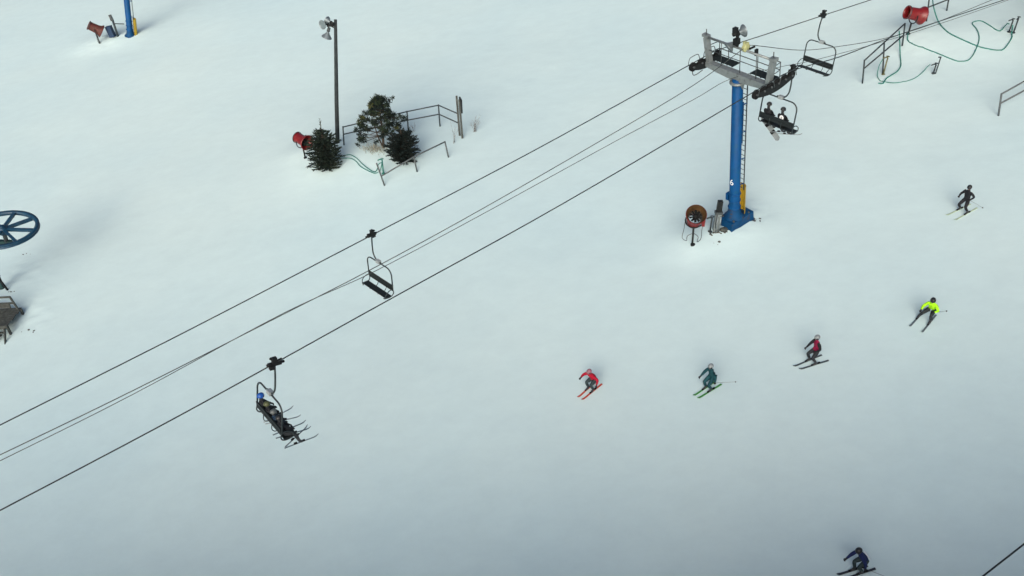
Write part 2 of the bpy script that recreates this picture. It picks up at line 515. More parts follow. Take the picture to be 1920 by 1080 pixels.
def make_tower(name, loc, rot, with_extras=True):
    T = empty(name, loc, rot)
    H = TOWER_H
    m = MB()
    UPZ = Matrix.Rotation(-math.pi / 2, 3, 'Y')
    m.lathe([(-1.2, .34), (.95, .31), (1.05, .29), (H - .35, .27), (H - .3, .01)], (0, 0, 0), UPZ, 28)
    col = m.build('column', 'blue', T)
    fl = MB()
    for z, rr in ((1.02, .345), (1.9, .335), (1.45, .33)):
        fl.lathe([(z, .25), (z, rr), (z + .05, rr), (z + .05, .25)], (0, 0, 0), UPZ, 28)
    fl.build('flange_ring', 'blue', col)
    jb = MB(); jb.box((-.12, .36, 1.62), (.22, .14, .42)); jb.build('junction_box', 'blue', T)
    # pedestal: flared skirt and box footing
    f = MB()
    f.lathe([(.35, .56), (.42, .55), (.62, .37), (.95, .315)], (0, 0, 0), UPZ, 28)
    f.build('skirt', 'bluebase', T)
    g = MB(); g.box((.15, 0, .02), (1.75, 1.05, .78), None, 0, .95)
    g.build('footing', 'bluebase', T)
    for sx in (-.45, .72):
        for sy in (-.4, .4):
            b = MB(); b.lathe([(.38, .005), (.5, .035), (.5, .005)][::-1], (sx, sy, 0), UPZ, 6)
            b.lathe([(.41, .06), (.45, .06), (.45, .005)], (sx, sy, 0), UPZ, 6); b.build('anchor_bolt', 'galvdark', T)
    # ladder on the uphill side
    lad = empty('ladder'); lad.parent = T
    lx, lw = .47, .2
    r = MB()
    for sy in (-lw, lw): r.beam((lx, sy, 1.95), (lx, sy, H - .5), .05, .04, (1, 0, 0))
    r.build('rail', 'galvdark', lad)
    for k in range(22):
        z = 2.05 + k * .295
        b = MB(); b.tube([(lx, -lw, z), (lx, lw, z)], .016, 6); b.build('rung', 'galvdark', lad)
    for z in (2.4, 4.0, 5.6, 7.2, 8.3):
        b = MB()
        for sy in (-.12, .12): b.beam((.2, sy, z), (lx, sy * 1.6, z), .04, .04)
        b.build('standoff', 'blue', lad)
    p = MB(); p.beam((lx + .04, .10, 4.75), (lx + .04, .10, 7.15), .14, .03, (1, 0, 0)); p.build('climbing_rail', 'blue', lad)
    # yellow guard round the foot of the ladder
    gd = MB()
    P = []; n = 9
    for z in (.45, 2.2):
        for k in range(n):
            a = -math.radians(78) + math.radians(156) * k / (n - 1)
            P.append(V(.34 + .36 * math.cos(a), .37 * math.sin(a), z))
    P2 = [p_ - V(.02, 0, 0) for p_ in P]
    fs = []
    for k in range(n - 1): fs.append((k, k + 1, n + k + 1, n + k))
    gd.add(P, fs, 0, True); gd.add(P2, [tuple(reversed(q)) for q in fs], 0, True)
    gd.build('ladder_guard', 'yellow', T)
    # cross arm
    c = MB()
    prof = [(-2.0, .15), (-1.4, .20), (-.45, .26), (.45, .26), (1.4, .20), (2.0, .15)]
    P = []
    for y, hh in prof:
        for x, z in ((-.17, H), (.17, H), (.17, H - hh * 1.55), (-.17, H - hh * 1.55)): P.append(V(x, y, z))
    fs = []
    for k in range(len(prof) - 1):
        for j in range(4): fs.append((k * 4 + j, (k + 1) * 4 + j, (k + 1) * 4 + (j + 1) % 4, k * 4 + (j + 1) % 4))
    fs += [(0, 1, 2, 3), tuple(len(P) - 4 + j for j in (3, 2, 1, 0))]
    c.add(P, fs)
    c.build('cross_arm', 'galv', T)
    for sy in (-1, 1):
        b = MB(); b.add([V(-.2, sy * .3, H - .45), V(.2, sy * .3, H - .45), V(0, sy * .3, H - .82), V(-.2, sy * .33, H - .45), V(.2, sy * .33, H - .45), V(0, sy * .33, H - .82)], [(0, 1, 2), (5, 4, 3), (0, 3, 4, 1), (1, 4, 5, 2), (2, 5, 3, 0)])
        b.build('gusset', 'galv', T)
    fl2 = MB(); fl2.lathe([(H - .55, .2), (H - .55, .4), (H - .47, .4), (H - .47, .2)], (0, 0, 0), UPZ, 24); fl2.build('head_flange', 'galv', T)
    # walkways
    for y0, y1 in ((-1.85, -.55), (.55, 1.95)):
        w = MB()
        for k in range(7):
            x = .24 + k * .075
            w.beam((x, y0, H + .04), (x, y1, H + .04), .035, .05)
        for k in range(5):
            yy = y0 + .05 + (y1 - y0 - .1) * k / 4
            w.beam((.2, yy, H + .01), (.74, yy, H + .01), .05, .03)
        w.build('walkway', 'grating', T)
    # lifting frame with uprights and top tube
    for sy in (-1, 1):
        b = MB()
        p0, p1 = V(0, sy * 1.84, H - .2), V(0, sy * 2.08, H + 1.22)
        b.beam(p0, p1, .22, .26, (1, 0, 0))
        b.beam(p1 + V(0, -sy * .16, .06), p1 + V(0, sy * .2, .1), .24, .14)
        b.build('upright', 'galv', T)
        s_ = MB(); s_.tube([p1 + V(0, 0, .1), p1 + V(0, 0, .42)], .025, 6); s_.build('pin', 'galvdark', T)
    b = MB(); b.tube([(0, -2.1, H + 1.24), (0, 2.1, H + 1.24)], .06, 10); b.build('top_tube', 'galv', T)
    rl = MB()
    for z in (H + .42, H + .8):
        rl.tube([(.72, -1.9, z), (.72, 1.9, z)], .022, 6)
        rl.tube([(0, -2.0, z), (.72, -1.9, z)], .019, 6); rl.tube([(0, 2.0, z), (.72, 1.9, z)], .019, 6)
    for y in (-1.9, -1.3, -.55, .55, 1.3, 1.9):
        rl.tube([(.72, y, H), (.72, y, H + .82)], .022, 6)
    for y in (-1.1, -.1, 1.1):
        rl.tube([(0, y, H), (0, y, H + 1.22)], .02, 6)
    rl.tube([(-.02, -1.95, H + .62), (-.02, 1.95, H + .62)], .019, 6)
    rl.build('railing', 'galvdark', T)
    # sheave assemblies
    sheave_train(T, -1.15, 1.3, -GAUGE, H - .02, 6, .225)
    sheave_train(T, -.95, .85, GAUGE, H - .02, 4, .225)
    hk = MB(); hk.tube(smooth_path([(-.75, 2.3, H - .2), (-.72, 2.3, H - .55), (-.5, 2.28, H - .62), (-.15, 2.2, H - .5)], 5), .022, 6); hk.build('step_loop', 'galvdark', T)
    if with_extras:
        floodlight('floodlight', T, V(-.25, .42, H + 1.25), (-.75, .25, -.5), .3, .36)
        l = floodlight('floodlight', T, V(.35, .05, H + 1.95), (.85, -.25, .05), .3, .3)
        br = MB(); br.beam((0, .1, H + 1.3), (0, .1, H + 2.05), .12, .1, (1, 0, 0)); br.beam((0, .1, H + 1.78), (.12, .08, H + 1.95), .1, .1)
        br.box((-.02, .12, H + 1.55), (.26, .22, .3)); br.box((-.08, .16, H + 2.12), (.2, .2, .24))
        br.build('lamp_bracket', 'black', T)
        yb = MB(); yb.lathe([(-.09, .02), (-.09, .19), (-.04, .22), (0, .17), (.04, .22), (.09, .19), (.09, .02)], V(.02, -.42, H + 1.38), Matrix.Rotation(math.pi / 2, 3, 'Z'), 16)
        yb.box((.02, -.42, H + 1.5), (.14, .26, .3)); yb.build('line_pulley', 'palegold', T)
        cl = MB(); cl.box((.06, -1.02, H + 1.3), (.16, .1, .3)); cl.build('wire_clamp', 'black', T)
        cl = MB(); cl.tube([(.05, -.6, H + 1.34), (.3, -.72, H + 1.42)], .05, 8); cl.build('wire_anchor', 'black', T)
        # painted tower number
        fc = bpy.data.curves.new('number', 'FONT'); fc.body = '6'; fc.size = .5; fc.align_x = 'CENTER'; fc.align_y = 'CENTER'; fc.extrude = .004
        fo = bpy.data.objects.new('number_tmp', fc); COL.objects.link(fo)
        nm = bpy.data.meshes.new_from_object(fo.evaluated_get(bpy.context.evaluated_depsgraph_get()))
        bpy.data.objects.remove(fo, do_unlink=True)
        nm.materials.append(M['white'])
        a0 = math.radians(186)
        Rr = .297
        for v_ in nm.vertices:           # wrap the figure round the mast
            a = a0 + v_.co.x / Rr
            rr = Rr + v_.co.z
            zz = 2.75 + v_.co.y
            v_.co = (rr * math.cos(a), rr * math.sin(a), zz)
        for pl in nm.polygons: pl.material_index = 0
        no = bpy.data.objects.new('tower_number', nm); COL.objects.link(no); no.parent = T
    return T

tower = make_tower('lift_tower', TB, TROT)
tag(tower, 'tall blue chairlift tower with grey cross arm, ladder and white number 6', 'lift tower')

FB = drop(gnd(243, 66))
far_rot = Matrix.Rotation(math.radians(9.5), 3, 'Y') @ rotz(math.atan2(HD.y, HD.x) - .15)
tower2 = copy_tree(tower, None, ('floodlight', 'lamp_bracket', 'line_pulley', 'wire_clamp', 'tower_number', 'footing', 'anchor_bolt'))
tower2.matrix_world = Matrix.Translation(FB - Vector((0, 0, .45))) @ far_rot.to_4x4()
tag(tower2, 'distant blue lift tower foot with yellow ladder guard at the upper left', 'lift tower')

# ------------------------------------------------------------------ ropes and wires
def line_plane(px, py, off, ref=None):
    """where the sight line meets the upright plane of a line that runs off metres across from the mast"""
    P0 = TOP + DD * off
    d = ray(px, py)
    return CAM + d * ((P0 - CAM).dot(DD) / d.dot(DD))
def rope_obj(name, pts, r, material, label, cat, ext0=60, ext1=60, sub=6, n=8, group=None):
    pts = [Vector(p) for p in pts]
    p = smooth_path(pts, sub)
    d0 = (p[0] - p[1]).normalized(); d1 = (p[-1] - p[-2]).normalized()
    p = [p[0] + d0 * ext0 - Vector((0, 0, .004 * ext0))] + p + [p[-1] + d1 * ext1 + Vector((0, 0, .05 * ext1))]
    m = MB(); m.tube(p, r, n)
    return tag(m.build(name, material), label, cat, group)
sheaveZ = TOP - AX * .02 + AX * (.02 + .20)
NEARP = lambda x, y: line_plane(x, y, GAUGE)
FARP = lambda x, y: line_plane(x, y, -GAUGE)
def on_sheave(off, k): return sheaveZ + DD * off + RD * k
far_pts = [FARP(-160, 877), FARP(0, 797), FARP(350, 621), FARP(697, 441), FARP(1000, 283)] + [on_sheave(-GAUGE, -.95), on_sheave(-GAUGE, .85)] + [FARP(1440, 63), FARP(1543, 29), FARP(1632, 0)]
near_pts = [NEARP(-160, 1041), NEARP(0, 957), NEARP(350, 772), NEARP(735, 559), NEARP(1050, 385)] + [on_sheave(GAUGE, -1.15), on_sheave(GAUGE, 1.25)] + [NEARP(1573, 107), NEARP(1663, 73), NEARP(1770, 37), NEARP(1885, -1)]
rope_obj('haul_rope', far_pts, .0235, 'rope', 'upper steel haul rope carrying the empty chairs over the far sheaves', 'rope', 60, 50)
rope_obj('haul_rope', near_pts, .0235, 'rope', 'lower steel haul rope carrying the occupied chairs over the near sheaves', 'rope', 60, 50)
def wire_pts(off, pl): return [line_plane(x, y, off) for x, y in pl]
pul = tower.matrix_world @ V(.02, -.42, TOWER_H + 1.38)
rope_obj('signal_wire', wire_pts(.42, [(-150, 925), (0, 853), (250, 732), (530, 590), (700, 503), (900, 394), (1150, 250), (1300, 160)]) + [pul - RD * .2, pul + RD * .3] + wire_pts(.5, [(1500, 94), (1573, 87), (1663, 71), (1750, 44), (1862, -1)]), .017, 'wire', 'thin signal wire running through the yellow pulley on the tower', 'wire', 40, 40)
rope_obj('signal_wire', wire_pts(.15, [(-150, 936), (0, 864), (250, 739), (530, 588), (700, 510), (900, 404), (1150, 267), (1300, 187), (1370, 148), (1460, 126), (1530, 112), (1663, 76), (1770, 42), (1888, 1)]), .014, 'wire', 'thin slack wire strung just below the pulley wire, between the haul ropes', 'wire', 40, 40)
a_, b_ = CAM + ray(1700, 1192) * 22.0, CAM + ray(2120, 864) * 25.5
rope_obj('haul_rope', [a_, a_.lerp(b_, .5), b_], .026, 'rope', 'short stretch of steel rope crossing the bottom right corner', 'rope', 25, 40)

# ------------------------------------------------------------------ chairs
def make_chair():
    t = empty('lift_chair')
    g = MB()
    g.box((0, 0, .02), (.5, .12, .12)); g.box((-.02, 0, .16), (.16, .14, .26)); g.beam((.02, 0, .10), (.28, .02, .15), .06, .06)
    g.box((-.12, -.03, -.08), (.18, .14, .16)); g.tube([(-.3, 0, .03), (.36, 0, .03)], .05, 8)
    g.beam((-.05, .02, .18), (-.16, .06, .26), .05, .08)
    g.build('grip', 'black', t)
    h = MB()
    h.tube(smooth_path([(0, 0, -.02), (0, -.05, -.4), (0, -.07, -.8), (0, -.04, -1.1), (0, .1, -1.32), (0, .28, -1.39), (0, .55, -1.41)], 6), .037, 8)
    h.build('hanger', 'chairframe', t)
    yc = .34
    c = MB(); c.box((0, yc - .02, -1.41), (.17, .26, .17)); c.build('clamp', 'clampgrey', t)
    y0, y1 = yc - 1.0, yc + 1.0
    zt, zb, rr = -1.46, -2.66, .36
    pts = [V(0, y0, zb)]
    for k in range(7):
        a = math.pi - math.pi / 2 * k / 6
        pts.append(V(0, y0 + rr + rr * math.cos(a), zt - rr + rr * math.sin(a)))
    for k in range(7):
        a = math.pi / 2 - math.pi / 2 * k / 6
        pts.append(V(0, y1 - rr + rr * math.cos(a), zt - rr + rr * math.sin(a)))
    pts.append(V(0, y1, zb))
    b = MB(); b.tube(pts, .034, 8); b.build('bail', 'chairframe', t)
    for y in (y0, y1):
        a = MB()
        s_ = 1 if y == y1 else -1
        a.tube(smooth_path([(0, y, zb + .02), (-.02, y, -2.840), (.08, y - s_ * .02, -2.980), (.28, y - s_ * .04, -3.020), (.48, y - s_ * .08, -3.000), (.53, y - s_ * .14, -3.000)], 5), .027, 8)
        a.tube(smooth_path([(0, y, zb + .05), (.22, y, zb + .05), (.44, y, zb - .1), (.5, y - s_ * .04, -2.980)], 5), .022, 8)
        a.build('side_frame', 'chairframe', t)
    for z, x in ((-2.500, -.03), (-2.655, -.01)):
        s1 = MB(); s1.box((x, yc, z), (.05, 1.96, .145), Matrix.Rotation(-.16, 3, 'Y')); s1.build('back_slat', 'seat', t)
    for k in range(3):
        s2 = MB(); s2.box((.18 + k * .125, yc, -2.965 + k * .01), (.118, 1.96, .045), Matrix.Rotation(-.06, 3, 'Y')); s2.build('seat_slat', 'seat', t)
    for y in (yc - .34, yc + .34):
        f = MB(); f.tube(smooth_path([(-.05, y, -2.580), (-.06, y, -2.840), (.05, y, -2.990), (.2, y, -3.0005), (.5, y, -2.9905)], 5), .018, 6); f.build('seat_bracket', 'chairframe', t)
    return t
chair0 = make_chair()
ang_up = math.atan2(HD.y, HD.x)
CHAIRS = {}
def place_chair(key, P, facing, label, pitch=0.0, sc=1.0):
    t = chair0 if not CHAIRS else copy_tree(chair0)
    t.matrix_world = Matrix.Translation(P) @ (rotz(facing) @ Matrix.Rotation(pitch, 3, 'Y')).to_4x4() @ Matrix.Scale(sc, 4)
    tag(t, label, 'lift chair', 'chairs hanging on the lift')
    CHAIRS[key] = t
place_chair('mid', FARP(697, 441), ang_up + math.pi + .18, 'empty lift chair hanging over open snow left of the picture centre', 0, .84)
place_chair('top', FARP(1543, 29), ang_up + math.pi, 'empty lift chair hanging up the line beyond the tower', 0, .98)
place_chair('A', NEARP(515, 683), ang_up + .1, 'crowded lift chair with a row of skiers at the lower left', .2)
place_chair('B', on_sheave(GAUGE, 1.28) + RD * .05, ang_up + .05, 'lift chair with two riders hanging beside the tower head')

# ------------------------------------------------------------------ snow guns
def make_gun(name, base, aim, h, label, elev=.2, scale=1.0, lean=None, hoses=True, inner='brass', paint='red'):
    """fan snow gun; aim is the level direction the mouth points, h the height of the barrel axis"""
    t = empty(name, base)
    a = Vector(aim); a.z = 0; a.normalize()
    ax_ = (a * math.cos(elev) + Vector((0, 0, math.sin(elev)))).normalized()
    up = Vector((0, 0, 1)); side = up.cross(ax_).normalized(); up2 = ax_.cross(side)
    R = Matrix((ax_, side, up2)).transposed()
    c = Vector((0, 0, h)) + (Vector(lean) if lean else Vector((0, 0, 0)))
    s = scale
    d = MB()
    prof = [(-.52, .54), (-.50, .57), (-.44, .56), (-.30, .45), (-.12, .39), (.3, .375), (.5, .37), (.60, .39), (.66, .38), (.66, .355), (.5, .345), (.3, .345)]
    d.lathe([(x * s, r * s) for x, r in prof], c, R, 32)
    body = d.build('barrel', paint, t)
    i = MB(); i.lathe([(.29 * s, .343 * s), (-.12 * s, .365 * s), (-.30 * s, .425 * s), (-.44 * s, .53 * s), (-.515 * s, .542 * s)], c, R, 32); i.build('inner_drum', inner, body)
    nz = MB(); nz.lathe([(.585 * s, .40 * s), (.585 * s, .43 * s), (.625 * s, .43 * s), (.625 * s, .40 * s)], c, R, 32, 0, True); nz.build('nozzle_ring', 'galvdark', body)
    f = MB()
    f.lathe([(-.3 * s, .005), (-.3 * s, .10 * s), (-.24 * s, .13 * s), (.2 * s, .12 * s), (.3 * s, .04 * s)], c, R, 16)
    hub = f.build('fan_hub', 'rubber', t)
    for k in range(10):
        q = Matrix.Rotation(2 * math.pi * k / 10, 3, 'X') @ Matrix.Rotation(.65, 3, 'Z')
        b = MB()
        pts = [V(-.012, -.05, .1), V(.012, -.05, .1), V(.012, .05, .1), V(-.012, .05, .1), V(-.01, -.075, .345), V(.01, -.075, .345), V(.01, .075, .345), V(-.01, .075, .345)]
        Q = Matrix.Rotation(2 * math.pi * k / 10, 3, 'X')
        pw = []
        for p_ in pts:
            p2 = Matrix.Rotation(.75, 3, 'Z') @ p_
            pw.append(c + R @ ((Q @ p2 + V(-.2, 0, 0)) * s))
        b.add(pw, [(3, 2, 1, 0), (4, 5, 6, 7), (0, 1, 5, 4), (1, 2, 6, 5), (2, 3, 7, 6), (3, 0, 4, 7)])
        b.build('blade', 'rubber', hub)
    y = MB()
    rr = .56 * s
    yl = V(-a.y, a.x, 0)
    piv = c + ax_ * .12 * s
    arc = [piv + yl * .47 * s + V(0, 0, .02)]
    for k in range(9):
        an = math.pi * k / 8
        arc.append(V(piv.x, piv.y, piv.z - .15 * s) + yl * (.5 * s * math.cos(an)) + V(0, 0, -math.sin(an) * .45 * s))
    arc.append(piv - yl * .47 * s + V(0, 0, .02))
    y.tube(arc, .032 * s, 8)
    y.build('yoke', 'black', t)
    p = MB()
    p.tube([V(0, 0, -.5), V(piv.x, piv.y, h - .58 * s)], .055 * s, 10); p.tube([V(0, 0, -.05), V(0, 0, .06)], .13 * s, 10)
    p.build('post', 'black', t)
    bx = MB(); bx.box(piv - yl * .48 * s + V(0, 0, -.12), (.42 * s, .16 * s, .5 * s), rotz(math.atan2(a.y, a.x))); bx.build('control_box', 'red' if hoses else 'galvdark', t)
    if hoses:
        for k, (sx, dx) in enumerate(((.5, .05), (-.47, -.1))):
            q0 = piv + yl * sx * s + V(0, 0, -.25 * s)
            hm = MB(); hm.tube(smooth_path([q0, q0 + V(0, 0, -.45), V(q0.x * 1.05, q0.y * 1.05, max(.08, h * .22)), V(q0.x * .75 + dx, q0.y * .75 - .1, h * .14 + .03), V(q0.x * .6, q0.y * .6, h * .3), V(piv.x * .6, piv.y * .6, h * .42)], 5), .018, 6)
            hm.build('feed_hose', 'pipe', t)
    tag(t, label, 'snow gun', 'fan snow guns beside the piste')
    return t
CAMDIR = lambda p: Vector((-p.x, -p.y, 0)).normalized()
gp = drop(gnd(1299, 459))
cdir = CAMDIR(gp)
make_gun('snow_gun', gp, -(rotz(.12) @ cdir), 1.72, 'red fan snow gun with brown inner drum facing the camera beside the blue tower', -.85, .98, (-.1, -.02, 0))
gp = drop(gnd(573, 296))
make_gun('snow_gun', gp, -(rotz(.62) @ CAMDIR(gp)), 1.35, 'red snow gun standing left of the bushy spruce and the light pole', .1, .98, hoses=False, inner='red')
gp = drop(gnd(1703, 64))
make_gun('snow_gun', gp, Vector((-1, -.12, 0)), 1.42, 'red snow gun seen side-on among green hoses at the upper right', .22, 1.12, (.12, 0, 0), hoses=False)
gp = drop(gnd(188, 81))
make_gun('snow_gun', gp, Vector((-.9, -.35, 0)), 1.5, 'dark red snow gun tilted upwards at the upper left corner', .62, 1.15, paint='rustred')

# ------------------------------------------------------------------ things round the towers
def pedestal(base, label, H=1.75):
    t = empty('power_pedestal', base)
    m = MB(); m.box((0, 0, .5), (.34, .3, 1.1), None, 0, .92); m.build('cabinet', 'galv', t)
    m = MB(); m.box((0, 0, H - .3), (.26, .24, .72)); m.build('switch_box', 'black', t)
    m = MB(); m.box((0, 0, 1.1), (.4, .3, .14)); m.tube([(-.1, -.12, .2), (-.1, -.17, 1.2)], .035, 8); m.build('collar', 'galvdark', t)
    m = MB(); m.tube([(.12, -.17, -.2), (.12, -.18, .95)], .05, 8); m.tube([(-.05, -.18, -.2), (-.05, -.18, .9)], .04, 8); m.build('conduit', 'lampgrey', t)
    return tag(t, label, 'power pedestal')
pedestal(drop(gnd(1342, 431)), 'grey power pedestal with dark switch box between snow gun and blue tower')
def hydrant(base, H, label, hook=1, group='snowmaking hydrants', name='water_hydrant', material='darkpipe', side=V(-1, 0, 0)):
    t = empty(name, base)
    m = MB(); m.tube([V(0, 0, -.3), V(0, 0, H)], .05, 8); m.tube([V(0, 0, -.02), V(0, 0, .06)], .12, 10); m.build('riser', material, t)
    m = MB()
    m.tube(smooth_path([V(0, 0, H - .04), V(0, 0, H + .05), side * .12 + V(0, 0, H + .1), side * .3 + V(0, 0, H + .02)], 4), .045, 8)
    m.build('outlet', material, t)
    m = MB(); m.lathe([(-.015, .09), (-.015, .11), (.015, .11), (.015, .09)], V(0, 0, H + .16), Matrix.Rotation(math.pi / 2, 3, 'Y'), 12, 0, True); m.beam((-.1, 0, H + .16), (.1, 0, H + .16), .02, .02); m.tube([V(0, 0, H), V(0, 0, H + .16)], .015, 6); m.build('valve_wheel', material, t)
    return tag(t, label, 'hydrant', group)
hydrant(drop(gnd(1331, 435)), .82, 'small dark hydrant pipe beside the grey power pedestal')
# dirt clods kicked up round the tower and the station
rg = random.Random(11)
def clods(name, spots, label):
    m = MB()
    for px, py, n, sp in spots:
        for _ in range(n):
            p = gnd(px + rg.gauss(0, sp), py + rg.gauss(0, sp * .45))
            r = rg.uniform(.02, .07)
            m.ball(p + V(0, 0, r * .2), r, (rg.uniform(.8, 1.6), rg.uniform(.8, 1.5), rg.uniform(.4, .8)), 6, 0, rotz(rg.uniform(0, 3)))
    o = m.build(name, 'dirt')
    return tag(o, label, 'dirt', kind='stuff')
clods('dirt_clods', [(1408, 402, 16, 6), (1414, 414, 9, 5), (1355, 434, 12, 5), (1340, 438, 6, 6), (1335, 458, 3, 6)], 'scattered dark dirt clods on the snow round the tower foot')
t = empty('stone', drop(gnd(1357, 432)))
m = MB()
m.ball((0, 0, .05), .2, (1.3, 1, .7), 9, 0, rotz(.4)); m.ball((.22, .1, .03), .12, (1.1, 1, .8), 8)
m.build('stone_lump', 'wood', t)
tag(t, 'grey lump of rubble against the corner of the blue tower footing', 'stone')

# far tower neighbours
bp_ = drop(gnd(212, 69))
t = empty('utility_box', bp_, Matrix.Rotation(-.18, 3, 'Y'))
m = MB(); m.box((0, 0, .55), (.55, .5, 1.05)); m.build('cabinet', 'bluebox', t)
m = MB(); m.box((0, 0, 1.1), (.6, .55, .06)); m.box((0, 0, -.05), (.1, .1, .3)); m.build('lid', 'bluebox', t)
tag(t, 'navy blue utility box leaning beside the distant tower', 'utility box')
bp_ = drop(gnd(221, 67))
t = empty('power_post', bp_, Matrix.Rotation(-.06, 3, 'Y'))
m = MB(); m.tube([(0, 0, -.3), (0, 0, 1.6)], .11, 8); m.build('post', 'darkpipe', t)
m = MB(); m.box((-.08, 0, 1.85), (.24, .22, .62), Matrix.Rotation(-.12, 3, 'Y')); m.build('switch_box', 'galvdark', t)
m = MB(); m.tube([(.05, 0, 1.25), (.95, .2, 1.1)], .05, 6); m.build('cross_pipe', 'darkpipe', t)
tag(t, 'dark power post between the navy box and the distant tower', 'post')

# ------------------------------------------------------------------ light pole
LB = drop(gnd(632, 268))
LT = up_at(LB, 629, 37)
t = empty('light_pole', LB)
ltop = LT - LB
m = MB(); m.tube([V(0, 0, -.4), ltop * .35, ltop * .7, ltop], [.16, .145, .125, .105], 12); m.build('pole', 'woodpole', t)
m = MB()
arm_d = V(-1, -.15, 0).normalized()
q = ltop + V(0, 0, -.35)
m.beam(q, q + arm_d * .62, .12, .16); m.beam(q + arm_d * .1 + V(0, 0, -.2), q + arm_d * .45, .06, .06); m.beam(q + V(0, 0, .25), q + arm_d * .25 + V(0, 0, .02), .06, .06)
m.build('bracket', 'black', t)
floodlight('floodlight', t, q + arm_d * .85 + V(0, -.15, .1), (-.55, -.85, .0), .30, .3, 'lampgrey', 'black')
floodlight('floodlight', t, q + arm_d * .55 + V(0, 0.05, .32), (-.75, .5, .25), .26, .3, 'lampgrey', 'black')
floodlight('floodlight', t, q + arm_d * .72 + V(0, 0, -.78), (-.35, .0, -.9), .34, .42, 'lampgrey', 'galvdark')
m = MB(); m.tube([q + arm_d * .5, q + arm_d * .56 + V(0, 0, -.35)], .04, 6); m.build('lamp_hanger', 'black', t)
tag(t, 'tall dark wooden light pole with three floodlights above the spruces', 'light pole')

# ------------------------------------------------------------------ fences and rails
def fence(name, posts, rails, label, r=.045, material='pipe', cat='fence', group=None):
    """posts: (base point, top point); rails: lists of points"""
    base = posts[0][0]
    t = empty(name, base)
    for b, tp in posts:
        m = MB(); m.tube([b - base - (tp - b).normalized() * .3, tp - base], r, 8); m.build('post', material, t)
    for pl in rails:
        m = MB(); m.tube([p - base for p in pl], r * .92, 8); m.build('rail', material, t)
    return tag(t, label, cat, group)
def post_px(bx, by, tx, ty):
    b = drop(gnd(bx, by)); return b, up_at(b, tx, ty)
A, B_, Cc = post_px(645, 272, 643, 237), post_px(766, 249, 763, 208), post_px(825, 237, 822, 196)
E0 = drop(gnd(862, 254)); E1 = up_at(E0, 858, 213); E2 = up_at(E0, 860, 231)
def low(p, k): return p[0].lerp(p[1], k)
fence('pipe_fence', [A, B_, Cc], [[A[1] - V(0, 0, .05), B_[1] - V(0, 0, .05), Cc[1] - V(0, 0, .05), E1], [low(A, .58), low(B_, .58), low(Cc, .56), E2]], 'two-rail pipe fence running behind the trees on the snow mound', .05, 'darkpipe')
A, B_, Cc = post_px(721, 348, 706, 306), post_px(782, 322, 776, 294), post_px(841, 295, 834, 265)
fence('pipe_rail', [A, B_, Cc], [[low(A, .42), B_[1], Cc[1] - V(0, 0, .04)]], 'single slanted grey rail on tilted posts in front of the dark spruce', .052, 'pipe')
A, B_, Cc, Dd = post_px(1617, 156, 1621, 112), post_px(1655, 139, 1658, 80), post_px(1685, 96, 1688, 56), post_px(1692, 86, 1697, 44)
fence('pipe_fence', [A, B_, Dd], [[A[1] - V(0, 0, .06), Dd[1]], [low(A, .62), low(Dd, .5)]], 'climbing two-rail pipe fence left of the red gun among green hoses', .055, 'darkpipe')
A, B_ = post_px(1737, 40, 1743, -8), post_px(1775, 20, 1779, -2)
fence('pipe_fence', [A, B_], [[low(A, .55), B_[1] - V(0, 0, .03)]], 'short pipe fence cut by the top edge right of the red gun', .055, 'darkpipe')
A, B_ = post_px(1872, 217, 1878, 175), post_px(1952, 172, 1959, 130)
C2 = post_px(2030, 128, 2038, 88)
fence('pipe_fence', [A, B_, C2], [[A[1] - V(0, 0, .05), B_[1] - V(0, 0, .05), C2[1] - V(0, 0, .05)], [low(A, .55), low(B_, .5), low(C2, .5)]], 'two-rail pipe fence leaving the picture at the right edge', .055, 'pipe')

# sign seen edge-on at the end of the mound fence
SB = drop(gnd(862, 254))
t = empty('trail_sign', SB)
for bx, by, tx, ty in ((862, 254, 856, 180), (867, 259, 861, 187)):
    b, tp = post_px(bx, by, tx, ty)
    m = MB(); m.beam(b - SB - (tp - b) * .1, tp - SB, .13, .13, (1, 0, 0)); m.build('post', 'wood', t)
b0 = up_at(SB, 864, 197) - SB
m = MB(); m.box(b0, (.1, .7, .95), rotz(.25)); m.build('board', 'woodpole', t)
tag(t, 'tall weathered wooden trail sign seen edge-on at the fence end', 'sign')

# ------------------------------------------------------------------ hydrants and hoses
hydrant(drop(gnd(1656, 140)), 1.1, 'olive valve hydrant standing against the climbing fence', material='olive')
hydrant(drop(gnd(1750, 138)), .55, 'short bent hydrant pipe beside a thin marker post')
t = empty('marker_post', drop(gnd(1754, 138)))
m = MB(); m.tube([(0, 0, -.3), (.02, 0, 1.15)], .04, 8); m.build('post', 'darkpipe', t)
m = MB(); m.box((-.06, 0, 1.12), (.16, .05, .07)); m.build('cap', 'darkpipe', t)
tag(t, 'thin dark marker post beside the short bent hydrant', 'post')
hydrant(drop(gnd(1892, 60)), .75, 'left of two bent hydrant pipes near the upper right corner')
hydrant(drop(gnd(1900, 62)), .95, 'right of two bent hydrant pipes near the upper right corner', side=V(-.6, -.5, 0))
hydrant(drop(gnd(719, 326)), .95, 'bent green hydrant pipe at the low end of the slanted rail', material='hose', side=V(-1, .2, 0))

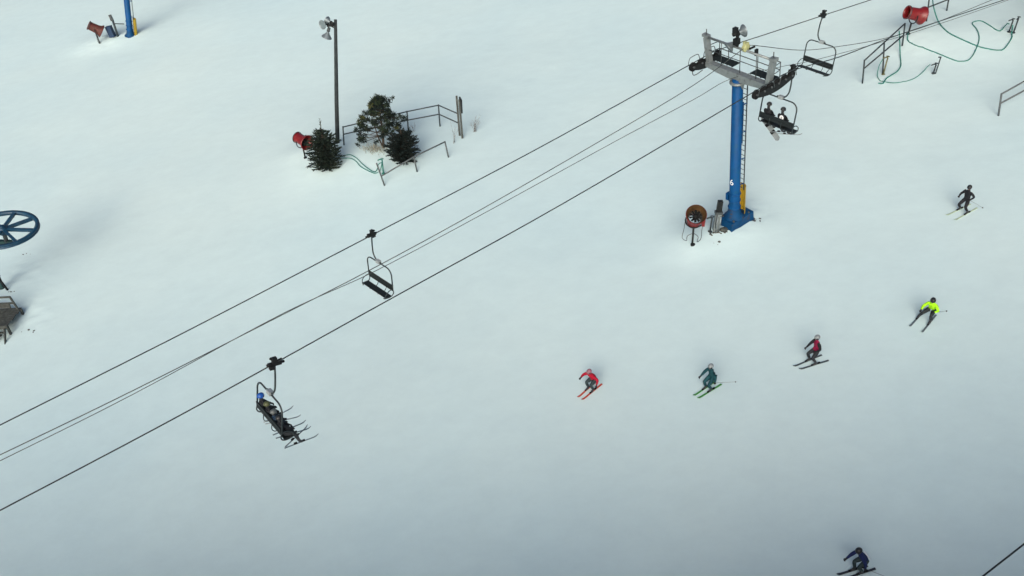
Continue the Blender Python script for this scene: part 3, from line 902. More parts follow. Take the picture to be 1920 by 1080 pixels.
def hose(pts, label, r=.035):
    P = []
    for q in pts:
        h = q[2] if len(q) > 2 else 0
        P.append(gnd(q[0], q[1], h + r * .7))
    sp = smooth_path(P, 6)
    out = []
    for p in sp:
        g = ground_z(p.x, p.y) + r * .5
        out.append(Vector((p.x, p.y, max(p.z, g))))
    m = MB(); m.tube(out, r, 8)
    return tag(m.build('water_hose', 'hose'), label, 'hose', 'green snowmaking hoses')
hose([(1748, -6, 1.0), (1751, 15, .8), (1760, 41, .1), (1777, 60), (1802, 73), (1832, 86), (1855, 92), (1872, 94), (1883, 91), (1896, 73), (1897, 62, .1), (1899, 48, .85)], 'green hose swooping down from the top edge to the corner hydrants', .042)
hose([(1703, 62, .3), (1702, 75), (1712, 83), (1750, 97), (1785, 111), (1800, 115), (1818, 111), (1830, 92), (1836, 72), (1832, 56), (1823, 43), (1838, 39), (1853, 46), (1873, 58), (1884, 49, .2), (1889, 44, .7), (1892, 45, .75)], 'long looping green hose from the red gun to the corner hydrants', .038)
hose([(1686, 58, 1.0), (1687, 80, .5), (1688, 105, .05), (1689, 122), (1683, 133), (1671, 141), (1662, 147), (1656, 156), (1647, 156)], 'green hose hanging down from the climbing fence to the snow', .042)
hose([(1657, 108, 1.05), (1651, 118, .8), (1647, 128, .4), (1645, 142, .03), (1650, 151), (1670, 155), (1690, 154), (1710, 149), (1726, 139), (1738, 126, .25), (1744, 121, .5)], 'thin hose curving from the olive hydrant to the short bent hydrant', .028)
hose([(640, 294), (655, 290), (668, 296), (680, 308), (692, 317), (702, 322), (707, 318, .1), (710, 308, .7), (715, 305, .95)], 'upper of two green hoses linking the bushy spruce and the hydrant', .032)
hose([(642, 297), (658, 297), (668, 303), (676, 312), (690, 320), (703, 325), (711, 322), (714, 316, .4), (716, 306, .92)], 'lower of two green hoses linking the bushy spruce and the hydrant', .032)

# ------------------------------------------------------------------ vegetation
def blade(m, p, d, L, w, mi, rnd):
    d = d.normalized()
    s = d.cross(Vector((rnd.uniform(-1, 1), rnd.uniform(-1, 1), rnd.uniform(-1, 1)))).normalized() * w
    m.add([p - s, p + s, p + d * L * .6 + s * .8, p + d * L, p + d * L * .6 - s * .8], [(0, 1, 2, 3, 4)], mi)

def spruce(name, base, H, R, seed, label, mats=('needleA', 'needleB'), whorls=16, per=11, skirt=.0, power=.75, leader=.18, group='trees on the snow mound', big=False, bush=0):
    rnd = random.Random(seed)
    t = empty(name, base)
    m = MB(); m.tube([V(0, 0, -.4), V(0, 0, H * .5), V(0, 0, H)], [.05 + H * .012, .03 + H * .006, .012], 8); m.build('trunk', 'bark', t)
    f = MB(); br = MB()
    for w in range(whorls):
        u = (w + .5) / whorls
        z = H * (.02 + .9 * u)
        rad = R * (max(0.04, 1 - u) ** power) * (1 if u > .12 else .85 + u) if not bush else R * (max(.03, 1 - max(0, (u - bush) / (1 - bush)) ** 2.5) ** .75) * (1 if u > bush else .74 + .26 * u / bush)
        for k in range(per if u < .8 else max(5, per - 4)):
            a = 2 * math.pi * (k + rnd.uniform(-.4, .4)) / per + w * 1.3
            L = rad * (rnd.uniform(.62, 1.18) if big else rnd.uniform(.78, 1.08))
            o = V(math.cos(a), math.sin(a), 0)
            tip = o * L + V(0, 0, z + L * rnd.uniform(-.12, .32))
            mid = o * L * .5 + V(0, 0, z - L * .04)
            root = V(0, 0, z)
            br.tube([root, mid, tip], [.018, .012, .004], 4, 0, False)
            ns = max(4, int(L * (5 if big else 26)))
            bs = 2.6 if big else 1.0
            for s_ in range(ns):
                q = (s_ + rnd.random()) / ns
                q = .12 + .88 * q
                p = root.lerp(mid, q * 2) if q < .5 else mid.lerp(tip, q * 2 - 1)
                dirn = (tip - mid).normalized()
                sd = V(-o.y, o.x, 0)
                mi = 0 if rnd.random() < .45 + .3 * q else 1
                for sg in (-1, 1):
                    d = dirn * rnd.uniform(.5, 1.1) + sd * sg * rnd.uniform(.3, 1.0) + V(0, 0, rnd.uniform(-.35, .4))
                    blade(f, p, d, (rnd.uniform(.12, .27) if big else rnd.uniform(.09, .19)) * (.6 + .25 * R), bs * rnd.uniform(.018, .034) * (.6 + .25 * R), mi, rnd)
                if rnd.random() < .5:
                    blade(f, p, dirn + V(0, 0, rnd.uniform(.1, .8)), rnd.uniform(.1, .22), .022, mi, rnd)
    lead_h = H * (1.16 if bush == .34 else 1.0)
    if lead_h > H: br.tube([V(0, 0, H * .9), V(.02, 0, lead_h)], [.025, .008], 5)
    for k in range(30):       # leader
        z = lead_h * (1 - leader * rnd.random())
        a = rnd.uniform(0, 6.28)
        blade(f, V(0, 0, z), V(math.cos(a), math.sin(a), rnd.uniform(.5, 1.6)), rnd.uniform(.08, .2), .016, 0, rnd)
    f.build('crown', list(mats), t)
    br.build('branch_frame', 'bark', t)
    return tag(t, label, 'tree', group)

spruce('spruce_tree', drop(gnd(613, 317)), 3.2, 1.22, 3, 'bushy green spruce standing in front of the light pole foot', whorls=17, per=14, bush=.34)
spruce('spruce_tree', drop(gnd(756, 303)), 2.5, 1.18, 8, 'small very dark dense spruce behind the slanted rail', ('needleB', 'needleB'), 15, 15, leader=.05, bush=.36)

def pine(name, base, H, R, seed, label, group='trees on the snow mound'):
    rnd = random.Random(seed)
    t = empty(name, base)
    m = MB()
    m.tube([V(0, 0, -.4), V(.05, 0, H * .35), V(-.02, .02, H * .7), V(0, 0, H * .96)], [.10, .08, .05, .015], 8)
    m.tube([V(-.02, 0, 0), V(-.35, .05, H * .25), V(-.5, 0, H * .5)], [.06, .05, .02], 6)
    m.build('trunk', 'bark', t)
    f = MB(); br = MB()
    clusters = []
    for k in range(58):
        u = .28 + .70 * (k / 57)
        a = k * 2.4 + rnd.uniform(-.4, .4)
        rad = R * (1.05 - .95 * max(0, (u - .3) / .7) ** 1.1) * rnd.uniform(.55, 1.12)
        o = V(math.cos(a), math.sin(a), 0)
        z = H * u
        tip = o * rad + V(0, 0, z + rnd.uniform(-.05, .3) * rad)
        br.tube([V(0, 0, z - .05), o * rad * .5 + V(0, 0, z - .03), tip], [.03, .02, .008], 5, 0, False)
        clusters.append((tip, .34, u))
        if rad > .6:
            clusters.append((o * rad * .66 + V(rnd.uniform(-.2, .2), rnd.uniform(-.2, .2), z + .05), .3, u))
            if rnd.random() < .75:
                sp = tip + V(rnd.uniform(-.35, .35), rnd.uniform(-.35, .35), rnd.uniform(-.1, .2))
                clusters.append((sp, .26, u)); br.tube([o * rad * .6 + V(0, 0, z), sp], [.014, .006], 4, 0, False)
        elif rad > .3: clusters.append((o * rad * .4 + V(0, 0, z + .1), .26, u))
    clusters.append((V(0, 0, H * .97), .28, 1)); clusters.append((V(.2, -.1, H * .86), .25, 1))
    # low left skirt of branches
    for k in range(9):
        p = V(-R * rnd.uniform(.5, .95), rnd.uniform(-.5, .3), H * rnd.uniform(.06, .28))
        clusters.append((p, .26, 0)); br.tube([V(0, 0, H * .25), p], [.02, .008], 4, 0, False)
    for c, r, u in clusters:
        light = rnd.random()
        for _ in range(int(62 * r / .3)):
            d = V(rnd.gauss(0, 1), rnd.gauss(0, 1), rnd.gauss(.25, .8)).normalized()
            p = c + d * r * rnd.uniform(0, .5)
            mi = 1 if light < .5 else (2 if light > .9 else 0)
            if rnd.random() < .3: mi = rnd.choice((0, 1))
            blade(f, p, d, rnd.uniform(.1, .2), rnd.uniform(.014, .026), mi, rnd)
    f.build('crown', ['needleC', 'needleB', 'needleD'], t)
    br.build('branch_frame', 'bark', t)
    return tag(t, label, 'tree', group)
pine('pine_tree', drop(gnd(719, 277)), 3.75, 2.05, 21, 'open-crowned pine with gaps between its branches before the fence')

def twigs(name, base, H, n, seed, label, spread=.5, material='twig', cat='shrub', r=.012, group=None):
    rnd = random.Random(seed)
    m = MB()
    for k in range(n):
        a = rnd.uniform(0, 6.28)
        h = H * rnd.uniform(.5, 1.0)
        o = V(math.cos(a), math.sin(a), 0) * rnd.uniform(.1, spread)
        s = V(rnd.uniform(-.12, .12), rnd.uniform(-.12, .12), -.1)
        tip = o + V(0, 0, h)
        mid = o * .4 + V(rnd.uniform(-.06, .06), 0, h * .5)
        m.tube([s, mid, tip], [r, r * .75, r * .3], 4, 0, False)
        for _ in range(3):
            q = mid.lerp(tip, rnd.random())
            m.tube([q, q + V(rnd.uniform(-.25, .25), rnd.uniform(-.2, .2), rnd.uniform(.1, .35))], [r * .6, r * .25], 4, 0, False)
    t = empty(name, base)
    m.build('stems', material, t)
    return tag(t, label, cat, group)
twigs('bare_shrub', drop(gnd(890, 247)), 1.25, 11, 4, 'bare leafless shrub on the snow right of the trail sign', .6)
twigs('bare_shrub', drop(gnd(852, 268)), 1.5, 5, 6, 'thin bare weeds standing between the trail sign and slanted rail', .4, r=.009)
twigs('bare_shrub', drop(gnd(777, 247)), .6, 4, 7, 'low bare twig poking from the snow at the fence post', .6, r=.011)
# dry grass under the pine
rnd = random.Random(9); m = MB()
for k in range(240):
    p = gnd(rnd.gauss(704, 13), rnd.gauss(281, 4.5))
    blade(m, p, V(rnd.uniform(-.7, .7), rnd.uniform(-.9, .2), 1), rnd.uniform(.2, .55), .012, 0, rnd)
tag(m.build('dry_grass', 'straw'), 'pale dead grass tufts under the pine', 'grass', kind='stuff')
# snow-laden low branches at the foot of the bushy spruce
rnd = random.Random(19)
for k, (px, py, rr, lab) in enumerate(((586, 312, .32, 'dark fallen branch half buried left of the bushy spruce'), (590, 300, .26, 'small dark branch arching over snow left of the bushy spruce'))):
    base = drop(gnd(px, py)); t = empty('fallen_branch', base); m = MB(); f = MB()
    tipp = V(.5, .2, .3)
    m.tube(smooth_path([(-.3, -.2, 0), (0, 0, .15), tipp], 4), .02, 5); m.build('stem', 'bark', t)
    for _ in range(70):
        q = V(-.3, -.2, 0).lerp(tipp, rnd.random())
        blade(f, q + V(0, 0, .06), V(rnd.gauss(0, 1), rnd.gauss(0, 1), rnd.gauss(0, .5)), rnd.uniform(.1, rr), .02, 0, rnd)
    f.build('needles', 'needleB', t)
    tag(t, lab, 'branch')
# unseen spruces added for their shade: below and behind the drone, and past the right side; their shade darkens the snow near them
protos = []
for k, (h, r) in enumerate(((15.5, 2.9), (14, 2.6), (16.5, 3.2))):
    o = spruce('unseen_shade_tree', V(0, 0, 0), h, r, 40 + k, 'tall dark unseen spruce added to shade the snow', ('needleB', 'needleA'), 30, 9, power=.8, group='unseen spruces added to shade the snow', big=True)
    protos.append(o)
frnd = random.Random(77)
spots = []
for row, yy in enumerate((7.6, 3.5, -2.0, -8.0)):
    x = -62 + row * 1.7
    while x < 46:
        spots.append((x + frnd.uniform(-.8, .8), yy - .12 * max(0, -x - 8) * 0 + frnd.uniform(-1.0, .8), frnd.uniform(.9, 1.0)))
        x += 2.7
for x, y, s_ in ((38.6, 54.5, .72), (38.8, 51, .8), (40.4, 48, .85), (42, 45, .9), (37.6, 47.0, .75), (40.6, 57.5, .75), (41.2, 53.5, .85), (41.2, 61, .75), (43, 50, .9), (44, 54.5, .95), (44, 59, .95), (44.5, 64, 1), (47, 53, .9), (47.5, 61, 1), (50, 57, .95), (49, 66, 1), (46.5, 70, .9), (53, 61, 1), (52, 50, .95), (56, 56, 1), (54, 69, 1), (47.5, 48, .8)):
    spots.append((x, y, s_))
for k, (x, y, s_) in enumerate(spots):
    o = protos[k] if k < 3 else copy_tree(protos[k % 3])
    o.matrix_world = Matrix.Translation((x, y, ground_z(x, y))) @ Matrix.Rotation(frnd.uniform(0, 6.28), 4, 'Z') @ Matrix.Scale(s_, 4)

# ------------------------------------------------------------------ bullwheel and loading deck at the left edge
WC = CAM + ray(5, 431) * 49.0
wbase = drop(Vector((WC.x, WC.y, 0)))
t = empty('bullwheel', wbase)
wc = WC - wbase
tilt = Matrix.Rotation(math.radians(3.5), 3, 'X') @ Matrix.Rotation(math.radians(4.5), 3, 'Y')
WUP = tilt @ Matrix.Rotation(-math.pi / 2, 3, 'Y')
WR = 2.02
m = MB(); m.lathe([(-.1, WR - .23), (-.1, WR), (-.07, WR), (-.03, WR - .07), (.05, WR - .07), (.09, WR), (.12, WR), (.12, WR - .23)], wc, WUP, 64, 0, True)
m.build('rim', 'wheelblue', t)
m = MB(); m.lathe([(-.25, .02), (-.25, .26), (.2, .26), (.2, .16), (.3, .14), (.3, .02)], wc, WUP, 24); m.build('hub', 'wheelblue', t)
for k in range(8):
    a = 2 * math.pi * k / 8 + math.radians(4)
    d = V(math.cos(a), math.sin(a), 0); s_ = V(-d.y, d.x, 0)
    m = MB()
    m.beam(wc + tilt @ (d * .2), wc + tilt @ (d * (WR - .25)), .05, .2, tilt @ V(0, 0, 1))
    m.beam(wc + tilt @ (d * .2 + V(0, 0, .1)), wc + tilt @ (d * (WR - .25) + V(0, 0, .1)), .19, .035, tilt @ V(0, 0, 1))
    m.build('spoke', 'wheelblue', t)
m = MB(); m.tube([wc + V(0, 0, .1), wc + V(-.05, 0, -.9)], .12, 12); m.build('shaft', 'galvdark', t)
m = MB()
top = wc + V(-.05, 0, -.9)
m.beam(top + V(.3, 0, 0), top + V(-2.4, .1, 0), .24, .26)
m.beam(top + V(-1.55, 0, 0), V(-1.6, 0, -.6), .22, .22, (1, 0, 0))
m.build('mast', 'greenpost', t)
m = MB(); m.beam(V(-1.05, -.3, -.25), V(-1.75, -.1, 1.6), .1, .1); m.beam(V(-1.2, -.3, .9), V(-1.8, -.2, 2.2), .08, .08); m.build('brace', 'black', t)
tag(t, 'large blue spoked bullwheel cut by the left edge', 'bullwheel')

DB = drop(gnd(22, 640))
t = empty('loading_deck', DB)
def L(px, py, h): return gnd(px, py, h) - DB
fl = .55
e0 = L(13, 610, fl)
for k in range(9):       # deck boards running away to the left
    m = MB(); y = k * .21
    m.beam(e0 + V(.05 - .03 * (k % 3), y, .0), e0 + V(-4.2, y - .35, -.05 + .01 * (k % 2)), .19, .05); m.build('plank', 'wood', t)
m = MB(); m.beam(e0 + V(.12, -.16, .0), e0 + V(-4.2, -.5, -.1), .1, .24); m.build('edge_beam', 'wood', t)
for dx, dy in ((.06, -.1), (.02, 1.6), (-2.0, -.3), (-2.0, 1.4)):
    m = MB(); m.beam(e0 + V(dx, dy, .02), e0 + V(dx + .08, dy - .05, -1.0), .12, .12, (1, 0, 0)); m.build('post', 'wood', t)
hh = .95
for dx in (0, -2.1, -4.0):
    m = MB(); m.beam(e0 + V(dx - .1, 1.55, 0), e0 + V(dx - .32, 1.6, hh), .09, .09, (1, 0, 0)); m.build('railing_post', 'wood', t)
for z in (hh, .5):
    m = MB(); m.beam(e0 + V(-.1 - .2 * z, 1.58, z), e0 + V(-4.2, 1.3, z - .05), .1, .09); m.build('railing_bar', 'wood', t)
m = MB(); m.box(e0 + V(-2.2, 1.45, .32), (3.4, .06, .34), rotz(.07)); m.build('kick_panel', 'wood', t)
for k in range(5):
    m = MB(); m.beam(e0 + V(-.1 - .12 * k, -.35 - .13 * k, -.28 - .12 * k), e0 + V(-3.5, -.7 - .16 * k, -.1 - .1 * k), .22, .05, (0, .2, 1)); m.build('stair_board', 'wood', t)
for s_ in (0, .5):
    m = MB(); m.beam(e0 + V(-.05 - s_ * 2, -.25, -.08), e0 + V(.12 - s_ * 2, -.95, -.85), .06, .2); m.build('stringer', 'wood', t)
tag(t, 'weathered grey wooden loading deck below the bullwheel at the left edge', 'deck')
clods('dirt_clods', [(60, 622, 4, 8), (48, 478, 3, 4), (22, 548, 4, 5)], 'dark specks of dirt on the snow round the loading deck')

# ------------------------------------------------------------------ people
def ik(a, b, l1, l2, pole):
    a, b, pole = Vector(a), Vector(b), Vector(pole)
    d = b - a
    D = min(d.length, (l1 + l2) * .999)
    n = d.normalized()
    x = (l1 * l1 - l2 * l2 + D * D) / (2 * D)
    hgt = math.sqrt(max(l1 * l1 - x * x, 0))
    p = (pole - n * pole.dot(n)).normalized()
    return a + n * x + p * hgt

def cloth(name, c, var=.15): return mat(name, c, .75, 0, var, 7.0, .25, 16, .25)

def make_person(root, J, mats, seed=0, head_yaw=0, head_pitch=.2, helmet='black', bulk=1.0, emblem=None):
    """J: joints in the root frame: pelvis, chest, neck, head, and l/r shoulder, hand, hip, ankle, toe.
    One continuous skinned body; jacket, trousers, boots and skin are areas of it."""
    verts, radii, edges, region = [], [], [], []
    def add(p, r, link=None):
        verts.append(tuple(p)); radii.append(r)
        i = len(verts) - 1
        if link is not None: edges.append((link, i))
        return i
    k = J['s']
    pel = add(J['pelvis'], .145 * k * bulk)
    sp = add(J['pelvis'].lerp(J['chest'], .5), .15 * k * bulk, pel)
    ch = add(J['chest'], .165 * k * bulk, sp)
    nb = add(J['chest'].lerp(J['neck'], .75), .10 * k, ch)
    nk = add(J['neck'], .062 * k, nb)
    h1 = add(J['neck'].lerp(J['head'], .55), .082 * k, nk)
    h2 = add(J['head'], .098 * k, h1)
    h3 = add(J['head'] + (J['head'] - J['neck']).normalized() * .07 * k, .075 * k, h2)
    bones = [('jacket', 'pelvis', 'chest'), ('jacket', 'chest', 'neck'), ('skin', 'neck', 'head')]
    segs = [(J['pelvis'], J['chest'], 0), (J['chest'], J['chest'].lerp(J['neck'], .8), 0), (J['neck'], J['head'] + V(0, 0, .1 * k), 3)]
    for s in 'lr':
        sh = add(J[s + 'sho'], .088 * k * bulk, ch)
        el = add(J[s + 'elb'], .062 * k * bulk, sh)
        wr = add(J[s + 'hand'].lerp(J[s + 'elb'], .22), .045 * k, el)
        ha = add(J[s + 'hand'], .042 * k, wr)
        hp = add(J[s + 'hip'], .115 * k * bulk, pel)
        md = add(J[s + 'hip'].lerp(J[s + 'knee'], .55), .098 * k * bulk, hp)
        kn = add(J[s + 'knee'], .078 * k, md)
        cf = add(J[s + 'knee'].lerp(J[s + 'ank'], .4), .076 * k, kn)
        an = add(J[s + 'ank'], .066 * k, cf)
        hl = add(J[s + 'ank'].lerp(J[s + 'toe'], .45) + (J['down'] * .05 * k), .062 * k, an)
        to = add(J[s + 'toe'], .048 * k, hl)
        segs += [(J[s + 'sho'], J[s + 'elb'], 4), (J[s + 'elb'], J[s + 'hand'].lerp(J[s + 'elb'], .3), 4), (J[s + 'hand'].lerp(J[s + 'elb'], .15), J[s + 'hand'], 5),
                 (J[s + 'hip'], J[s + 'knee'], 1), (J[s + 'knee'], J[s + 'ank'].lerp(J[s + 'knee'], .45), 1), (J[s + 'ank'].lerp(J[s + 'knee'], .3), J[s + 'ank'], 2), (J[s + 'ank'], J[s + 'toe'], 2)]
    me = bpy.data.meshes.new('body')
    me.from_pydata(verts, edges, [])
    ob = bpy.data.objects.new('body_tmp', me)
    COL.objects.link(ob)
    sk = ob.modifiers.new('skin', 'SKIN')
    sk.use_smooth_shade = True
    sk.branch_smoothing = .6
    for i, d in enumerate(me.skin_vertices[0].data):
        d.radius = (radii[i], radii[i]); d.use_root = (i == 0)
    sb = ob.modifiers.new('sub', 'SUBSURF'); sb.levels = 2; sb.render_levels = 2
    bpy.context.view_layer.update()
    nm = bpy.data.meshes.new_from_object(ob.evaluated_get(bpy.context.evaluated_depsgraph_get()))
    bpy.data.objects.remove(ob, do_unlink=True)
    for mm in mats: nm.materials.append(mm)       # jacket, trousers, boots, skin, sleeves, gloves
    A_ = np.array([list(s[0]) for s in segs]); B2 = np.array([list(s[1]) for s in segs]); G = np.array([s[2] for s in segs])
    pc = np.zeros(len(nm.polygons) * 3); nm.polygons.foreach_get('center', pc); pc = pc.reshape(-1, 3)
    ab = B2 - A_
    tt = np.clip(((pc[:, None, :] - A_) * ab).sum(2) / (ab * ab).sum(1), 0, 1)
    dd = np.linalg.norm(pc[:, None, :] - (A_ + tt[..., None] * ab), axis=2)
    thick = np.array([.15, .13, .09] + [.075, .06, .05, .1, .08, .075, .06] * 2) * k
    idx = G[np.argmin(dd - thick * .8, axis=1)]
    nm.polygons.foreach_set('material_index', idx.astype(np.int32))
    nm.polygons.foreach_set('use_smooth', np.ones(len(nm.polygons), bool))
    bo = bpy.data.objects.new('body', nm); COL.objects.link(bo); bo.parent = root
    # helmet, goggles, nose
    up = (J['head'] - J['neck']).normalized()
    fw = Matrix.Rotation(head_yaw, 3, up) @ J['fwd']
    fw = (fw - up * fw.dot(up)).normalized()
    fw = (fw * math.cos(head_pitch) - up * math.sin(head_pitch)).normalized()
    lf = up.cross(fw).normalized(); up = fw.cross(lf)
    R = Matrix((fw, lf, up)).transposed()
    hc = J['head'] + up * .02 * k
    m = MB()
    n, kk = 16, 8
    P, fs = [], []
    for i in range(kk + 1):
        a = i / kk * 1.72
        for j in range(n):
            b = 2 * math.pi * j / n
            aa = a * (1 - .22 * max(0, math.cos(b)))
            P.append(hc + R @ V(math.sin(aa) * math.cos(b) * .145 * k, math.sin(aa) * math.sin(b) * .125 * k, math.cos(aa) * .135 * k))
    for i in range(kk):
        for j in range(n): fs.append((i * n + j, (i + 1) * n + j, (i + 1) * n + (j + 1) % n, i * n + (j + 1) % n))
    m.add(P, fs, 0, True); m.build('helmet', helmet, root)
    m = MB(); P = []; fs = []
    for i in range(9):
        b = -1.15 + 2.3 * i / 8
        for z in (-.045, -.02, .02, .045):
            rr = .128 if abs(z) > .03 else .142
            P.append(hc + R @ V(math.cos(b) * rr * k, math.sin(b) * rr * .95 * k, z * k - .005 * k))
    for i in range(8):
        for j in range(3): fs.append((i * 4 + j, i * 4 + 4 + j, i * 4 + 5 + j, i * 4 + 1 + j))
    m.add(P, fs, 0, True); m.build('goggles', 'goggle', root)
    m = MB(); m.ball(hc + R @ V(.115 * k, 0, -.065 * k), .02 * k, (1, .8, 1.3), 8, 0, R); m.ball(hc + R @ V(.1 * k, 0, -.105 * k), .022 * k, (.6, 1.3, .5), 8, 0, R); m.build('face_detail', 'skin', root)
    # gloves with separate curled fingers and thumb
    for s in 'lr':
        hd = (J[s + 'hand'] - J[s + 'elb']).normalized()
        sd = hd.cross(V(0, 0, 1)); sd = sd.normalized() if sd.length > .1 else V(0, 1, 0)
        dn = hd.cross(sd).normalized()
        if dn.z > 0: dn = -dn
        c = J[s + 'hand'] + hd * .02 * k
        m = MB()
        m.ball(c, .05 * k, (1.1, .9, .7), 10, 0, Matrix((hd, sd, dn)).transposed())
        for q, (off, ln) in enumerate(((-.033, .9), (-.011, 1.0), (.011, .95), (.033, .75))):
            p0 = c + hd * .04 * k + sd * off * k
            m.tube([p0, p0 + hd * .03 * ln * k + dn * .008 * k, p0 + hd * .035 * ln * k + dn * .04 * k, p0 + hd * .008 * k + dn * .055 * ln * k], [.0115 * k, .011 * k, .010 * k, .008 * k], 6)
        ts = -1 if s == 'l' else 1
        p0 = c + sd * ts * .035 * k
        m.tube([p0 - hd * .01 * k, p0 + sd * ts * .022 * k + hd * .025 * k, p0 + sd * ts * .012 * k + hd * .045 * k + dn * .025 * k], [.014 * k, .012 * k, .009 * k], 6)
        m.build('glove', mats[5], root)
    if emblem:
        ec = J['chest'].lerp(J['neck'], .15) - J['bodyfwd'] * .128 * k * bulk - J['lat'] * .09
        R2 = J['bodyfwd'].to_track_quat('X', 'Z').to_matrix()
        m = MB(); m.lathe([(0, .05), (-.012, .055), (-.012, .115), (0, .12)], ec, R2, 20); m.lathe([(-.008, .004), (-.008, .022), (0, .024)], ec, R2, 10); m.build('back_emblem', emblem, root)
    return bo

def ski_obj(P, heading, nrm, L, mname, label, owner, width=.085, front=.56, tiplift=.09):
    """one ski with a turned-up tip; P is under the boot"""
    t = empty('ski', P)
    x = (heading - nrm * heading.dot(nrm)).normalized(); y = nrm.cross(x)
    n = 14
    Pv = []
    for i in range(n + 1):
        u = i / n
        s = -L * (1 - front) + L * u
        w = width / 2 * (1.0 - .16 * math.sin(math.pi * u)) * (1 if u < .93 else math.sqrt(max(.08, 1 - ((u - .93) / .07) ** 2)))
        z = .012 + (tiplift * max(0, (u - .86) / .14) ** 2 if u > .86 else 0)
        for sy, dz in ((-w, 0), (w, 0), (w, .022), (-w, .022)):
            Pv.append(x * s + y * sy + nrm * (z + dz))
    fs = []
    for i in range(n):
        for j in range(4): fs.append((i * 4 + j, i * 4 + (j + 1) % 4, i * 4 + 4 + (j + 1) % 4, i * 4 + 4 + j))
    fs += [(3, 2, 1, 0), tuple(n * 4 + j for j in range(4))]
    m = MB(); m.add(Pv, fs); m.build('deck', mname, t)
    m = MB(); R = Matrix((x, y, nrm)).transposed()
    m.box(x * .16 + nrm * .055, (.1, .07, .05), R); m.build('binding', 'rubber', t)
    m = MB(); m.box(-x * .16 + nrm * .06, (.12, .07, .06), R); m.build('binding', 'rubber', t)
    return tag(t, label, 'ski', 'skis worn by ' + owner)

def pole_obj(hand, d, L, label, mname='galvdark', r=.007):
    t = empty('ski_pole', hand)
    d = d.normalized()
    m = MB(); m.tube([-d * .02, d * L], [r, r * .75], 6); m.build('shaft', mname, t)
    m = MB(); m.tube([-d * .12, d * .04], [.02, .017], 8); m.build('grip', 'rubber', t)
    m = MB(); R = d.to_track_quat('X', 'Z').to_matrix(); m.lathe([(L - .09, .01), (L - .085, .035), (L - .075, .035), (L - .07, .01)], (0, 0, 0), R, 12); m.build('basket', 'rubber', t)
    return tag(t, label, 'ski pole')

